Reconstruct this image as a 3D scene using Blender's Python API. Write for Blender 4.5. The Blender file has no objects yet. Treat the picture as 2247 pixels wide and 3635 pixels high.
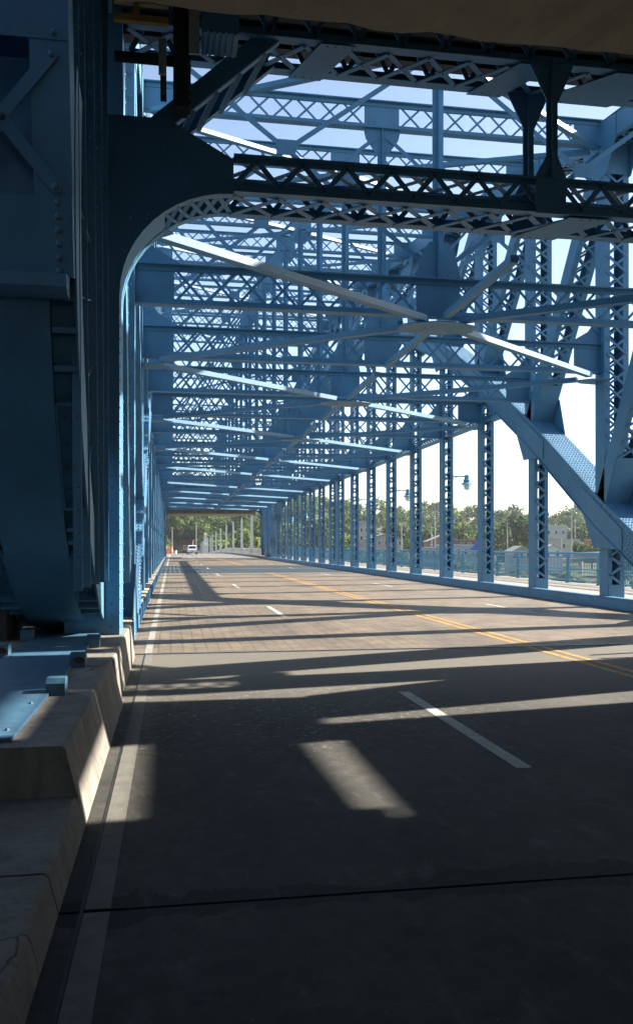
import bpy, math, random
from mathutils import Vector, Matrix
random.seed(7)
PI = math.pi
S = bpy.context.scene
COL = S.collection
V = Vector

# ---------------------------------------------------------------- camera
PSI = math.radians(9.59); EYE = 1.72; F = 3037.0
cam_d = bpy.data.cameras.new('camera'); cam = bpy.data.objects.new('camera', cam_d); COL.objects.link(cam)
cam.location = (0, 0, EYE)
cam_d.sensor_fit = 'VERTICAL'; cam_d.sensor_height = 36; cam_d.lens = 36 * F / 3635
cam.rotation_euler = (math.radians(90), 0, -PSI); cam_d.shift_y = 119.5 / 3635
cam_d.clip_start = 0.05; cam_d.clip_end = 6000
S.camera = cam
# ---------------------------------------------------------------- world, sun, exposure
SUN = V((1.65, 0.28, 1.0)).normalized()
w = bpy.data.worlds.new('World'); S.world = w; w.use_nodes = True
nt = w.node_tree; bg = nt.nodes['Background']
sky = nt.nodes.new('ShaderNodeTexSky'); sky.sky_type = 'NISHITA'; sky.sun_disc = False
sky.sun_elevation = math.asin(SUN.z); sky.sun_rotation = math.atan2(SUN.x, SUN.y)
sky.air_density = 1.0; sky.dust_density = 1.0; sky.ozone_density = 0.5
nt.links.new(sky.outputs[0], bg.inputs[0]); bg.inputs[1].default_value = 0.066
sd = bpy.data.lights.new('sun', 'SUN'); so = bpy.data.objects.new('sun', sd); COL.objects.link(so)
sd.energy = 5.0; sd.angle = math.radians(0.5); sd.color = (1, 0.93, 0.82)
so.rotation_euler = SUN.to_track_quat('Z', 'Y').to_euler()
S.view_settings.view_transform = 'Standard'; S.view_settings.look = 'None'
S.view_settings.exposure = 2.0; S.view_settings.gamma = 1
S.render.engine = 'CYCLES'

# ---------------------------------------------------------------- helpers
def P(px, d, z=0.0):
    "ground position seen at column px of the survey photo, d metres ahead"
    u = (px - 1123.5) * d / F
    return V((u * math.cos(PSI) + d * math.sin(PSI), -u * math.sin(PSI) + d * math.cos(PSI), z))
def tag(o, label=None, cat=None, group=None, kind=None):
    if label: o['label'] = label
    if cat: o['category'] = cat
    if group: o['group'] = group
    if kind: o['kind'] = kind
    return o
def empty(name, loc=(0, 0, 0), rz=0.0, parent=None):
    o = bpy.data.objects.new(name, None); COL.objects.link(o); o.location = loc
    o.rotation_euler = (0, 0, rz); o.parent = parent
    o.empty_display_size = 0.3
    return o
class MB:
    def __init__(s): s.v = []; s.f = []; s.m = []; s.cm = 0
    def add(s, vs, fs):
        n = len(s.v); s.v.extend([tuple(p) for p in vs])
        for f in fs: s.f.append(tuple(i + n for i in f)); s.m.append(s.cm)
    def box(s, a, b):
        x0, y0, z0 = a; x1, y1, z1 = b
        s.add([(x0,y0,z0),(x1,y0,z0),(x1,y1,z0),(x0,y1,z0),(x0,y0,z1),(x1,y0,z1),(x1,y1,z1),(x0,y1,z1)],
              [(0,3,2,1),(4,5,6,7),(0,1,5,4),(1,2,6,5),(2,3,7,6),(3,0,4,7)])
    def bar(s, A, B, w, h, side=(1, 0, 0)):
        "bar from A to B; w measured along side, h across"
        A = V(A); B = V(B); ax = (B - A)
        if ax.length < 1e-6: return
        ax.normalize(); sd = V(side); sd = (sd - ax * sd.dot(ax))
        if sd.length < 1e-5: sd = V((0, 0, 1)) - ax * ax.z
        if sd.length < 1e-5: sd = V((0, 1, 0)) - ax * ax.y
        sd.normalize(); up = ax.cross(sd)
        a = sd * (w / 2); c = up * (h / 2)
        s.add([A-a-c, A+a-c, A+a+c, A-a+c, B-a-c, B+a-c, B+a+c, B-a+c],
              [(0,3,2,1),(4,5,6,7),(0,1,5,4),(1,2,6,5),(2,3,7,6),(3,0,4,7)])
    def prism(s, poly, t):
        n = len(poly); t = V(t); a = [V(p) for p in poly]; b = [p + t for p in a]
        nrm = V((0, 0, 0))
        for i in range(n): nrm += a[i].cross(a[(i+1) % n])
        fl = nrm.dot(t) > 0
        f1 = tuple(range(n)); f2 = tuple(range(n, 2*n))
        fs = [f1[::-1] if fl else f1, f2 if fl else f2[::-1]]
        for i in range(n):
            j = (i+1) % n
            q = (i, j, n+j, n+i); fs.append(q if fl else q[::-1])
        s.add(a + b, fs)
    def rivet(s, p, n, r=0.02, h=None, seg=6):
        p = V(p); n = V(n).normalized(); h = h or r * 0.75
        t = n.orthogonal().normalized(); b = n.cross(t); vs = []
        for rr, hh in ((r, 0), (r*0.85, h*0.55), (r*0.4, h)):
            for k in range(seg):
                an = 2*PI*k/seg; vs.append(p + t*math.cos(an)*rr + b*math.sin(an)*rr + n*hh)
        fs = [tuple(range(2*seg, 3*seg))]
        for l in range(2):
            for k in range(seg):
                j = (k+1) % seg; fs.append((l*seg+k, l*seg+j, (l+1)*seg+j, (l+1)*seg+k))
        s.add(vs, fs)
    def bolt(s, p, n, r=0.03, h=0.03):
        p = V(p); n = V(n).normalized(); t = n.orthogonal().normalized(); b = n.cross(t)
        for rr, h0, h1, sg in ((r*1.35, 0, h*0.3, 10), (r, h*0.3, h, 6)):
            vs = [p + (t*math.cos(2*PI*k/sg) + b*math.sin(2*PI*k/sg))*rr + n*hh for hh in (h0, h1) for k in range(sg)]
            fs = [tuple(range(sg, 2*sg))] + [(k, (k+1) % sg, sg+(k+1) % sg, sg+k) for k in range(sg)]
            s.add(vs, fs)
    def cyl(s, A, B, r0, r1=None, seg=10, caps=True):
        r1 = r0 if r1 is None else r1
        A = V(A); B = V(B); n = (B-A).normalized(); t = n.orthogonal().normalized(); b = n.cross(t)
        vs = [A + (t*math.cos(2*PI*k/seg) + b*math.sin(2*PI*k/seg))*r0 for k in range(seg)] + \
             [B + (t*math.cos(2*PI*k/seg) + b*math.sin(2*PI*k/seg))*r1 for k in range(seg)]
        fs = [(k, (k+1) % seg, seg+(k+1) % seg, seg+k) for k in range(seg)]
        if caps: fs += [tuple(range(seg))[::-1], tuple(range(seg, 2*seg))]
        s.add(vs, fs)
    def lathe(s, c, prof, seg=14):
        c = V(c); vs = []; fs = []
        for r, z in prof:
            for k in range(seg):
                a = 2*PI*k/seg; vs.append(c + V((r*math.cos(a), r*math.sin(a), z)))
        for l in range(len(prof)-1):
            for k in range(seg):
                j = (k+1) % seg; fs.append((l*seg+k, l*seg+j, (l+1)*seg+j, (l+1)*seg+k))
        s.add(vs, fs)
    def build(s, name, mats, parent=None, smooth=False):
        me = bpy.data.meshes.new(name); me.from_pydata(s.v, [], s.f); me.validate()
        if not isinstance(mats, (list, tuple)): mats = [mats]
        for m in mats: me.materials.append(m)
        if len(mats) > 1 and len(me.polygons) == len(s.m): me.polygons.foreach_set('material_index', s.m)
        if smooth: me.polygons.foreach_set('use_smooth', [True]*len(me.polygons))
        me.update()
        o = bpy.data.objects.new(name, me); COL.objects.link(o); o.parent = parent
        return o
def struct(name, mb, mat):
    return tag(mb.build(name, mat), kind='structure')
def kids(o): return [c for c in bpy.data.objects if c.parent == o]
def copy_tree(o, parent=None):
    c = o.copy(); COL.objects.link(c); c.parent = parent
    for ch in kids(o): copy_tree(ch, c)
    return c

# ---------------------------------------------------------------- materials
def mat(name, col, rough=0.6, metal=0.0, spec=0.5, noise=0.0, nscale=3.0, bump=0.0, bscale=40.0, col2=None, stretch=None, emis=None, coat=0):
    m = bpy.data.materials.new(name); m.use_nodes = True
    n = m.node_tree.nodes; l = m.node_tree.links; b = n['Principled BSDF']
    b.inputs['Roughness'].default_value = rough; b.inputs['Metallic'].default_value = metal
    b.inputs['Specular IOR Level'].default_value = spec
    b.inputs['Base Color'].default_value = (*col, 1)
    tc = n.new('ShaderNodeTexCoord'); mp = n.new('ShaderNodeMapping'); l.new(tc.outputs['Object'], mp.inputs[0])
    if stretch: mp.inputs['Scale'].default_value = stretch
    if noise or col2:
        t = n.new('ShaderNodeTexNoise'); t.inputs['Scale'].default_value = nscale; t.inputs['Detail'].default_value = 8
        t.inputs['Roughness'].default_value = 0.65
        l.new(mp.outputs[0], t.inputs[0])
        r = n.new('ShaderNodeValToRGB'); r.color_ramp.elements[0].position = 0.32; r.color_ramp.elements[1].position = 0.68
        a = tuple(c*(1-noise) for c in col); z = col2 or tuple(min(1, c*(1+noise)) for c in col)
        r.color_ramp.elements[0].color = (*a, 1); r.color_ramp.elements[1].color = (*z, 1)
        l.new(t.outputs[0], r.inputs[0]); l.new(r.outputs[0], b.inputs['Base Color'])
    if bump:
        t2 = n.new('ShaderNodeTexNoise'); t2.inputs['Scale'].default_value = bscale; t2.inputs['Detail'].default_value = 6
        l.new(tc.outputs['Object'], t2.inputs[0])
        bp = n.new('ShaderNodeBump'); bp.inputs['Strength'].default_value = bump; bp.inputs['Distance'].default_value = 0.02
        l.new(t2.outputs[0], bp.inputs['Height']); l.new(bp.outputs[0], b.inputs['Normal'])
    return m

def blue_paint(name, base, rough=0.45):
    m = bpy.data.materials.new(name); m.use_nodes = True
    n = m.node_tree.nodes; l = m.node_tree.links; b = n['Principled BSDF']
    tc = n.new('ShaderNodeTexCoord')
    t1 = n.new('ShaderNodeTexNoise'); t1.inputs['Scale'].default_value = 1.3; t1.inputs['Detail'].default_value = 10; t1.inputs['Roughness'].default_value = 0.7
    mp = n.new('ShaderNodeMapping'); mp.inputs['Scale'].default_value = (9, 9, 0.9)   # rain streaks
    t2 = n.new('ShaderNodeTexNoise'); t2.inputs['Scale'].default_value = 1.6; t2.inputs['Detail'].default_value = 7
    l.new(tc.outputs['Object'], t1.inputs[0]); l.new(tc.outputs['Object'], mp.inputs[0]); l.new(mp.outputs[0], t2.inputs[0])
    r1 = n.new('ShaderNodeValToRGB'); e = r1.color_ramp.elements
    e[0].position = 0.3; e[1].position = 0.72
    e[0].color = (*[c*0.80 for c in base], 1); e[1].color = (*[min(1, c*1.14) for c in base], 1)
    l.new(t1.outputs[0], r1.inputs[0])
    r2 = n.new('ShaderNodeValToRGB'); e = r2.color_ramp.elements
    e[0].position = 0.55; e[1].position = 0.80; e[0].color = (0, 0, 0, 1); e[1].color = (1, 1, 1, 1)
    l.new(t2.outputs[0], r2.inputs[0])
    mx = n.new('ShaderNodeMixRGB'); l.new(r1.outputs[0], mx.inputs[1]); mx.inputs[2].default_value = (base[0]*0.9+0.03, base[1]*0.72+0.02, base[2]*0.6, 1)
    ml = n.new('ShaderNodeMath'); ml.operation = 'MULTIPLY'; ml.inputs[1].default_value = 0.45
    l.new(r2.outputs[0], ml.inputs[0]); l.new(ml.outputs[0], mx.inputs[0]); l.new(mx.outputs[0], b.inputs['Base Color'])
    mr = n.new('ShaderNodeMapRange'); mr.inputs[3].default_value = rough-0.1; mr.inputs[4].default_value = rough+0.18
    l.new(t1.outputs[0], mr.inputs[0]); l.new(mr.outputs[0], b.inputs['Roughness'])
    t3 = n.new('ShaderNodeTexNoise'); t3.inputs['Scale'].default_value = 18; t3.inputs['Detail'].default_value = 4
    l.new(tc.outputs['Object'], t3.inputs[0])
    bp = n.new('ShaderNodeBump'); bp.inputs['Strength'].default_value = 0.15; bp.inputs['Distance'].default_value = 0.02
    l.new(t3.outputs[0], bp.inputs['Height']); l.new(bp.outputs[0], b.inputs['Normal'])
    return m

BLUE = blue_paint('blue_paint', (0.062, 0.188, 0.315))
RAILB = blue_paint('rail_paint', (0.085, 0.25, 0.36))
CONC = mat('counterweight_concrete', (0.31, 0.26, 0.185), 0.95, noise=0.15, nscale=2, bump=0.35, bscale=30)
KERBC = mat('kerb_concrete', (0.195, 0.175, 0.15), 0.92, noise=0.25, nscale=2.2, bump=0.5, bscale=28)
def grime(m, dirt, scale, lo, hi, amt, stretch=(1, 1, 1), det=9):
    "blotches of dirt mixed over a material's own colour"
    n = m.node_tree.nodes; l = m.node_tree.links; b = n['Principled BSDF']; src = b.inputs['Base Color'].links[0].from_socket
    tc = n.new('ShaderNodeTexCoord'); mp = n.new('ShaderNodeMapping'); mp.inputs['Scale'].default_value = stretch; mp.inputs['Location'].default_value = (scale*3.1, scale, 7)
    l.new(tc.outputs['Object'], mp.inputs[0]); t = n.new('ShaderNodeTexNoise'); t.inputs['Scale'].default_value = scale; t.inputs['Detail'].default_value = det; t.inputs['Roughness'].default_value = 0.72
    l.new(mp.outputs[0], t.inputs[0]); r = n.new('ShaderNodeMapRange'); r.inputs[1].default_value = lo; r.inputs[2].default_value = hi; r.inputs[4].default_value = amt
    l.new(t.outputs[0], r.inputs[0]); x = n.new('ShaderNodeMixRGB'); l.new(r.outputs[0], x.inputs[0]); l.new(src, x.inputs[1]); x.inputs[2].default_value = (*dirt, 1); l.new(x.outputs[0], b.inputs['Base Color'])
def cracks(m, scale, width, col=(0.02, 0.02, 0.018)):
    n = m.node_tree.nodes; l = m.node_tree.links; b = n['Principled BSDF']; src = b.inputs['Base Color'].links[0].from_socket
    tc = n.new('ShaderNodeTexCoord'); ns = n.new('ShaderNodeTexNoise'); ns.inputs['Scale'].default_value = scale*3; ns.inputs['Detail'].default_value = 6; l.new(tc.outputs['Object'], ns.inputs[0])
    a = n.new('ShaderNodeVectorMath'); a.operation = 'MULTIPLY_ADD'; l.new(ns.outputs[1], a.inputs[0]); a.inputs[1].default_value = (0.35,)*3; l.new(tc.outputs['Object'], a.inputs[2])
    v = n.new('ShaderNodeTexVoronoi'); v.feature = 'DISTANCE_TO_EDGE'; v.inputs['Scale'].default_value = scale; l.new(a.outputs[0], v.inputs[0])
    r = n.new('ShaderNodeMapRange'); r.inputs[1].default_value = 0; r.inputs[2].default_value = width; r.inputs[3].default_value = 0.85; r.inputs[4].default_value = 0
    l.new(v.outputs[0], r.inputs[0]); x = n.new('ShaderNodeMixRGB'); l.new(r.outputs[0], x.inputs[0]); l.new(src, x.inputs[1]); x.inputs[2].default_value = (*col, 1); l.new(x.outputs[0], b.inputs['Base Color'])
grime(KERBC, (0.075, 0.07, 0.062), 1.1, 0.48, 0.72, 0.8); grime(KERBC, (0.09, 0.075, 0.055), 7, 0.55, 0.75, 0.6); grime(KERBC, (0.06, 0.056, 0.05), 2.2, 0.5, 0.75, 0.7, (5, 5, 0.5)); cracks(KERBC, 0.45, 0.004)
PALE = mat('pale_concrete', (0.60, 0.58, 0.54), 0.9, noise=0.1, nscale=1, bump=0.1)
YEL = mat('yellow_machine_paint', (0.45, 0.26, 0.03), 0.6, noise=0.3, nscale=5)
IRON = mat('dark_iron', (0.03, 0.032, 0.035), 0.6, 0.3, noise=0.3, nscale=8)
GALV = mat('galvanised_plate', (0.32, 0.33, 0.32), 0.6, 0.2, noise=0.2, nscale=4)
def worn_paint(name, col, lo=0.40, hi=0.5):
    m = mat(name, col, 0.75, noise=0.2, nscale=5, bump=0.3, bscale=90); n = m.node_tree.nodes; l = m.node_tree.links; b = n['Principled BSDF']
    tc = n.new('ShaderNodeTexCoord'); t = n.new('ShaderNodeTexNoise'); t.inputs['Scale'].default_value = 9; t.inputs['Detail'].default_value = 12; t.inputs['Roughness'].default_value = 0.85
    l.new(tc.outputs['Object'], t.inputs[0]); r = n.new('ShaderNodeMapRange'); r.inputs[1].default_value = lo-0.05; r.inputs[2].default_value = lo+0.03; l.new(t.outputs[0], r.inputs[0])
    tr = n.new('ShaderNodeBsdfTransparent'); ms = n.new('ShaderNodeMixShader'); l.new(r.outputs[0], ms.inputs[0]); l.new(tr.outputs[0], ms.inputs[1]); l.new(b.outputs[0], ms.inputs[2]); l.new(ms.outputs[0], n['Material Output'].inputs[0])
    return m
WHITEP = worn_paint('white_road_paint', (0.36, 0.35, 0.32), 0.41)
YELP = worn_paint('yellow_road_paint', (0.42, 0.23, 0.055), 0.45)
PAVC = mat('pale_paving', (0.24, 0.215, 0.185), 0.9, noise=0.15, nscale=3, bump=0.3)

def road_mat(name, dark, light, speckle=True):
    m = bpy.data.materials.new(name); m.use_nodes = True
    n = m.node_tree.nodes; l = m.node_tree.links; b = n['Principled BSDF']; b.inputs['Roughness'].default_value = 0.82
    b.inputs['Specular IOR Level'].default_value = 0.35
    tc = n.new('ShaderNodeTexCoord')
    def noise(sc, det=8, stretch=None):
        t = n.new('ShaderNodeTexNoise'); t.inputs['Scale'].default_value = sc; t.inputs['Detail'].default_value = det; t.inputs['Roughness'].default_value = 0.7
        if stretch:
            mp = n.new('ShaderNodeMapping'); mp.inputs['Scale'].default_value = stretch; l.new(tc.outputs['Object'], mp.inputs[0]); l.new(mp.outputs[0], t.inputs[0])
        else: l.new(tc.outputs['Object'], t.inputs[0])
        return t
    big = noise(0.8, 10, (1.0, 0.45, 1)); fine = noise(120, 3); mid = noise(7, 8)
    def ramp(src, p0, p1, c0, c1):
        r = n.new('ShaderNodeValToRGB'); r.color_ramp.elements[0].position = p0; r.color_ramp.elements[1].position = p1
        r.color_ramp.elements[0].color = (*c0, 1); r.color_ramp.elements[1].color = (*c1, 1); l.new(src, r.inputs[0]); return r.outputs[0]
    def mix(f, a, c, mode='MIX'):
        x = n.new('ShaderNodeMixRGB'); x.blend_type = mode
        for i, q in enumerate((f, a, c)):
            if hasattr(q, 'links'): l.new(q, x.inputs[i])
            else: x.inputs[i].default_value = q if i == 0 else (*q, 1)
        return x.outputs[0]
    c = ramp(big.outputs[0], 0.3, 0.7, dark, light)
    c = mix(0.7, c, ramp(mid.outputs[0], 0.3, 0.7, (0.48,)*3, (1.38,)*3), 'MULTIPLY')
    c = mix(0.8, c, ramp(fine.outputs[0], 0.3, 0.7, (0.5,)*3, (1.5,)*3), 'MULTIPLY')
    if speckle:   # pale paint droppings scattered near the left kerb
        sp = noise(13, 3, (0.8, 1.5, 1)); sf = ramp(sp.outputs[0], 0.60, 0.63, (0,)*3, (1,)*3)
        g = n.new('ShaderNodeVectorMath'); g.operation = 'DISTANCE'
        mp = n.new('ShaderNodeMapping'); mp.inputs['Scale'].default_value = (0.75, 0.9, 1); l.new(tc.outputs['Object'], mp.inputs[0])
        l.new(mp.outputs[0], g.inputs[0]); g.inputs[1].default_value = (1.0*0.75, 9.3*0.9, 0)
        rg = ramp(g.outputs[1], 0.0, 1.0, (0,)*3, (1,)*3)
        mr = n.new('ShaderNodeMapRange'); l.new(g.outputs[1], mr.inputs[0]); mr.inputs[1].default_value = 0.6; mr.inputs[2].default_value = 2.6
        mr.inputs[3].default_value = 1; mr.inputs[4].default_value = 0.03
        mu = n.new('ShaderNodeMath'); mu.operation = 'MULTIPLY'; l.new(sf, mu.inputs[0]); l.new(mr.outputs[0], mu.inputs[1])
        c = mix(mu.outputs[0], c, (0.36, 0.345, 0.29))
    # tar along the transverse joint, wheel paths, blotches
    sep = n.new('ShaderNodeSeparateXYZ'); l.new(tc.outputs['Object'], sep.inputs[0])
    def M(op, a, b_, c_=None):
        x = n.new('ShaderNodeMath'); x.operation = op
        for i, q in enumerate((a, b_, c_)):
            if q is None: continue
            if hasattr(q, 'links'): l.new(q, x.inputs[i])
            else: x.inputs[i].default_value = q
        return x.outputs[0]
    if speckle:
        wn = noise(1.7, 8); jd = M('ABSOLUTE', M('SUBTRACT', sep.outputs[1], 4.17), 0)
        tar = M('LESS_THAN', M('SUBTRACT', jd, M('MULTIPLY', M('SUBTRACT', wn.outputs[0], 0.42), 0.8)), 0.06)
        c = mix(M('MULTIPLY', tar, 0.75), c, (0.008, 0.008, 0.009))
    wp = M('SINE', M('MULTIPLY', sep.outputs[0], 2*PI/1.55), 0); c = mix(M('MULTIPLY', M('ADD', wp, 1.0), 0.11), c, (0.02, 0.02, 0.021))
    bl = noise(2.4, 6); c = mix(ramp(bl.outputs[0], 0.60, 0.70, (0,)*3, (0.6,)*3), c, (0.012, 0.013, 0.014))
    sc = noise(5.5, 12, (1, 0.4, 1)); c = mix(ramp(sc.outputs[0], 0.56, 0.72, (0,)*3, (0.55,)*3), c, (0.13, 0.125, 0.11))
    fk = noise(34, 2); c = mix(ramp(fk.outputs[0], 0.735, 0.76, (0,)*3, (0.8,)*3), c, (0.28, 0.27, 0.25))
    if speckle:     # colour grows paler over the last metres before the steel joint
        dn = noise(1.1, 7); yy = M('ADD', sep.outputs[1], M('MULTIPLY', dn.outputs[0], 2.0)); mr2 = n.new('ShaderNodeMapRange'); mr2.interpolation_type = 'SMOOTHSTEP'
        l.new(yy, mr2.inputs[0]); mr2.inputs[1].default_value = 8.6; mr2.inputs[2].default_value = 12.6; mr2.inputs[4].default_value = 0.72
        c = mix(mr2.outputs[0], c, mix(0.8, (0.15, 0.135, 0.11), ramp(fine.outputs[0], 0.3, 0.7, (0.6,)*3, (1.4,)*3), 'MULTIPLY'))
    l.new(c, b.inputs['Base Color'])
    bp = n.new('ShaderNodeBump'); bp.inputs['Strength'].default_value = 0.5; bp.inputs['Distance'].default_value = 0.01
    l.new(fine.outputs[0], bp.inputs['Height']); l.new(bp.outputs[0], b.inputs['Normal'])
    return m
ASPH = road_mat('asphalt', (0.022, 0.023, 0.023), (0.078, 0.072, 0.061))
FARRD = road_mat('worn_concrete_road', (0.11, 0.105, 0.10), (0.20, 0.19, 0.175), False)

def deck_mat(name, dark, light, groove, pitch, gd=0.5):
    "filled steel grid deck: bars show as thin lines both ways"
    m = bpy.data.materials.new(name); m.use_nodes = True
    n = m.node_tree.nodes; l = m.node_tree.links; b = n['Principled BSDF']; b.inputs['Roughness'].default_value = 0.6
    tc = n.new('ShaderNodeTexCoord'); sep = n.new('ShaderNodeSeparateXYZ')
    wob = n.new('ShaderNodeTexNoise'); wob.inputs['Scale'].default_value = 2.5; l.new(tc.outputs['Object'], wob.inputs[0])
    wm = n.new('ShaderNodeVectorMath'); wm.operation = 'MULTIPLY_ADD'; l.new(wob.outputs[1], wm.inputs[0]); wm.inputs[1].default_value = (0.06, 0.06, 0); l.new(tc.outputs['Object'], wm.inputs[2])
    l.new(wm.outputs[0], sep.inputs[0])
    def line(out, p, wd):
        a = n.new('ShaderNodeMath'); a.operation = 'DIVIDE'; l.new(sep.outputs[out], a.inputs[0]); a.inputs[1].default_value = p
        f = n.new('ShaderNodeMath'); f.operation = 'FRACT'; l.new(a.outputs[0], f.inputs[0])
        c = n.new('ShaderNodeMath'); c.operation = 'LESS_THAN'; l.new(f.outputs[0], c.inputs[0]); c.inputs[1].default_value = wd
        return c.outputs[0]
    lx = line(0, pitch[0], pitch[2]); ly = line(1, pitch[1], pitch[3])
    mxm = n.new('ShaderNodeMath'); mxm.operation = 'MAXIMUM'; l.new(lx, mxm.inputs[0]); l.new(ly, mxm.inputs[1])
    t = n.new('ShaderNodeTexNoise'); t.inputs['Scale'].default_value = 1.6; t.inputs['Detail'].default_value = 10; t.inputs['Roughness'].default_value = 0.75
    l.new(tc.outputs['Object'], t.inputs[0])
    r = n.new('ShaderNodeValToRGB'); r.color_ramp.elements[0].position = 0.35; r.color_ramp.elements[1].position = 0.65
    r.color_ramp.elements[0].color = (*dark, 1); r.color_ramp.elements[1].color = (*light, 1); l.new(t.outputs[0], r.inputs[0])
    t2 = n.new('ShaderNodeTexNoise'); t2.inputs['Scale'].default_value = 40; t2.inputs['Detail'].default_value = 4; l.new(tc.outputs['Object'], t2.inputs[0])
    r2 = n.new('ShaderNodeValToRGB'); r2.color_ramp.elements[0].position = 0.35; r2.color_ramp.elements[1].position = 0.65
    r2.color_ramp.elements[0].color = (0.55,)*3+(1,); r2.color_ramp.elements[1].color = (1.35,)*3+(1,); l.new(t2.outputs[0], r2.inputs[0])
    m2 = n.new('ShaderNodeMixRGB'); m2.blend_type = 'MULTIPLY'; m2.inputs[0].default_value = 0.8; l.new(r.outputs[0], m2.inputs[1]); l.new(r2.outputs[0], m2.inputs[2])
    fa = n.new('ShaderNodeMath'); fa.operation = 'MULTIPLY'; fa.inputs[1].default_value = gd; l.new(mxm.outputs[0], fa.inputs[0])
    m3 = n.new('ShaderNodeMixRGB'); l.new(fa.outputs[0], m3.inputs[0]); l.new(m2.outputs[0], m3.inputs[1]); m3.inputs[2].default_value = (*groove, 1)
    l.new(m3.outputs[0], b.inputs['Base Color'])
    bp = n.new('ShaderNodeBump'); bp.inputs['Strength'].default_value = 0.7; bp.inputs['Distance'].default_value = 0.01; bp.invert = True
    l.new(mxm.outputs[0], bp.inputs['Height']); l.new(bp.outputs[0], b.inputs['Normal'])
    return m
DECK = deck_mat('filled_grid_deck', (0.105, 0.080, 0.056), (0.25, 0.19, 0.128), (0.035, 0.031, 0.027), (0.2, 0.095, 0.11, 0.2), 0.6)
grime(DECK, (0.05, 0.042, 0.036), 0.5, 0.48, 0.7, 0.75, (1, 0.25, 1)); grime(DECK, (0.26, 0.21, 0.16), 3.5, 0.56, 0.75, 0.6)
grime(BLUE, (0.10, 0.045, 0.022), 3.3, 0.68, 0.75, 0.7, det=12); grime(BLUE, (0.03, 0.055, 0.075), 0.9, 0.5, 0.75, 0.3, (1.5, 1.5, 0.6))
GRATE = deck_mat('open_grid_deck', (0.035, 0.06, 0.075), (0.07, 0.11, 0.13), (0.006, 0.008, 0.01), (0.3, 0.2, 0.5, 0.35), 0.9)

def leaf_mat(name, c):
    m = bpy.data.materials.new(name); m.use_nodes = True
    n = m.node_tree.nodes; l = m.node_tree.links; b = n['Principled BSDF']; b.inputs['Roughness'].default_value = 0.7
    b.inputs['Specular IOR Level'].default_value = 0.2
    tc = n.new('ShaderNodeTexCoord'); t = n.new('ShaderNodeTexNoise'); t.inputs['Scale'].default_value = 0.5; t.inputs['Detail'].default_value = 5
    l.new(tc.outputs['Object'], t.inputs[0]); r = n.new('ShaderNodeValToRGB')
    r.color_ramp.elements[0].position = 0.35; r.color_ramp.elements[1].position = 0.65
    r.color_ramp.elements[0].color = (c[0]*0.65, c[1]*0.7, c[2]*0.7, 1); r.color_ramp.elements[1].color = (c[0]*1.5, c[1]*1.35, c[2]*1.1, 1)
    l.new(t.outputs[0], r.inputs[0]); l.new(r.outputs[0], b.inputs['Base Color'])
    tr = n.new('ShaderNodeBsdfTranslucent'); l.new(r.outputs[0], tr.inputs[0]); ms = n.new('ShaderNodeMixShader'); ms.inputs[0].default_value = 0.35
    l.new(b.outputs[0], ms.inputs[1]); l.new(tr.outputs[0], ms.inputs[2]); l.new(ms.outputs[0], n['Material Output'].inputs[0])
    return m
LEAF = [leaf_mat('leaf_mid', (0.066, 0.122, 0.028)), leaf_mat('leaf_light', (0.14, 0.19, 0.04)), leaf_mat('leaf_dark', (0.032, 0.068, 0.02))]
BARK = mat('bark', (0.10, 0.075, 0.055), 0.9, noise=0.3, nscale=4)

# ================================================================ BRIDGE LEAF
CX = 5.6; HALF = 6.7; PITCH = 4.95; Y0 = 17.6; MID = 63.7
YS = [Y0 + PITCH*k for k in range(10)]
TOPH = [12.75, 13.35, 14.35, 15.2, 16.05, 16.8, 17.55, 18.15, 18.6, 18.8]
BOTH = [0.0, 2.6, 5.6, 8.25, 10.6, 12.4, 13.8, 14.7, 15.3, 15.6]
STRH = 6.75
leaf = empty('bascule_span', (CX, MID, 0))
OFF = V((-CX, -MID, 0))
def part(mb, name, m=BLUE, parent=None):
    "meshes are written in scene coordinates; parts hang from the span's Empty"
    par = parent or leaf
    o = mb.build(name, m, par)
    if par is leaf: o.location = OFF
    return o

def lacing(mb, O, U, W, N, L, D, n, bw=0.07, t=0.014, cross=True, start=0, rv=0.0):
    "flat lacing bars over the panel O + U*L x W*D, n cells"
    O = V(O); U = V(U).normalized(); W = V(W).normalized(); N = V(N).normalized(); c = L/n
    for i in range(n):
        a = O + U*(c*i); b = O + U*(c*(i+1))
        if cross:
            mb.bar(a - N*t*0.6, b + W*D - N*t*0.6, t, bw, N); mb.bar(a + W*D + N*t*0.6, b + N*t*0.6, t, bw, N)
            if rv: mb.rivet((a+b)/2 + W*D/2 + N*t*1.2, N, rv)
        else:
            if (i+start) % 2 == 0: mb.bar(a, b + W*D, t, bw, N)
            else: mb.bar(a + W*D, b, t, bw, N)
        if rv:
            mb.rivet(a + N*t, N, rv); mb.rivet(a + W*D + N*t, N, rv)

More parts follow.
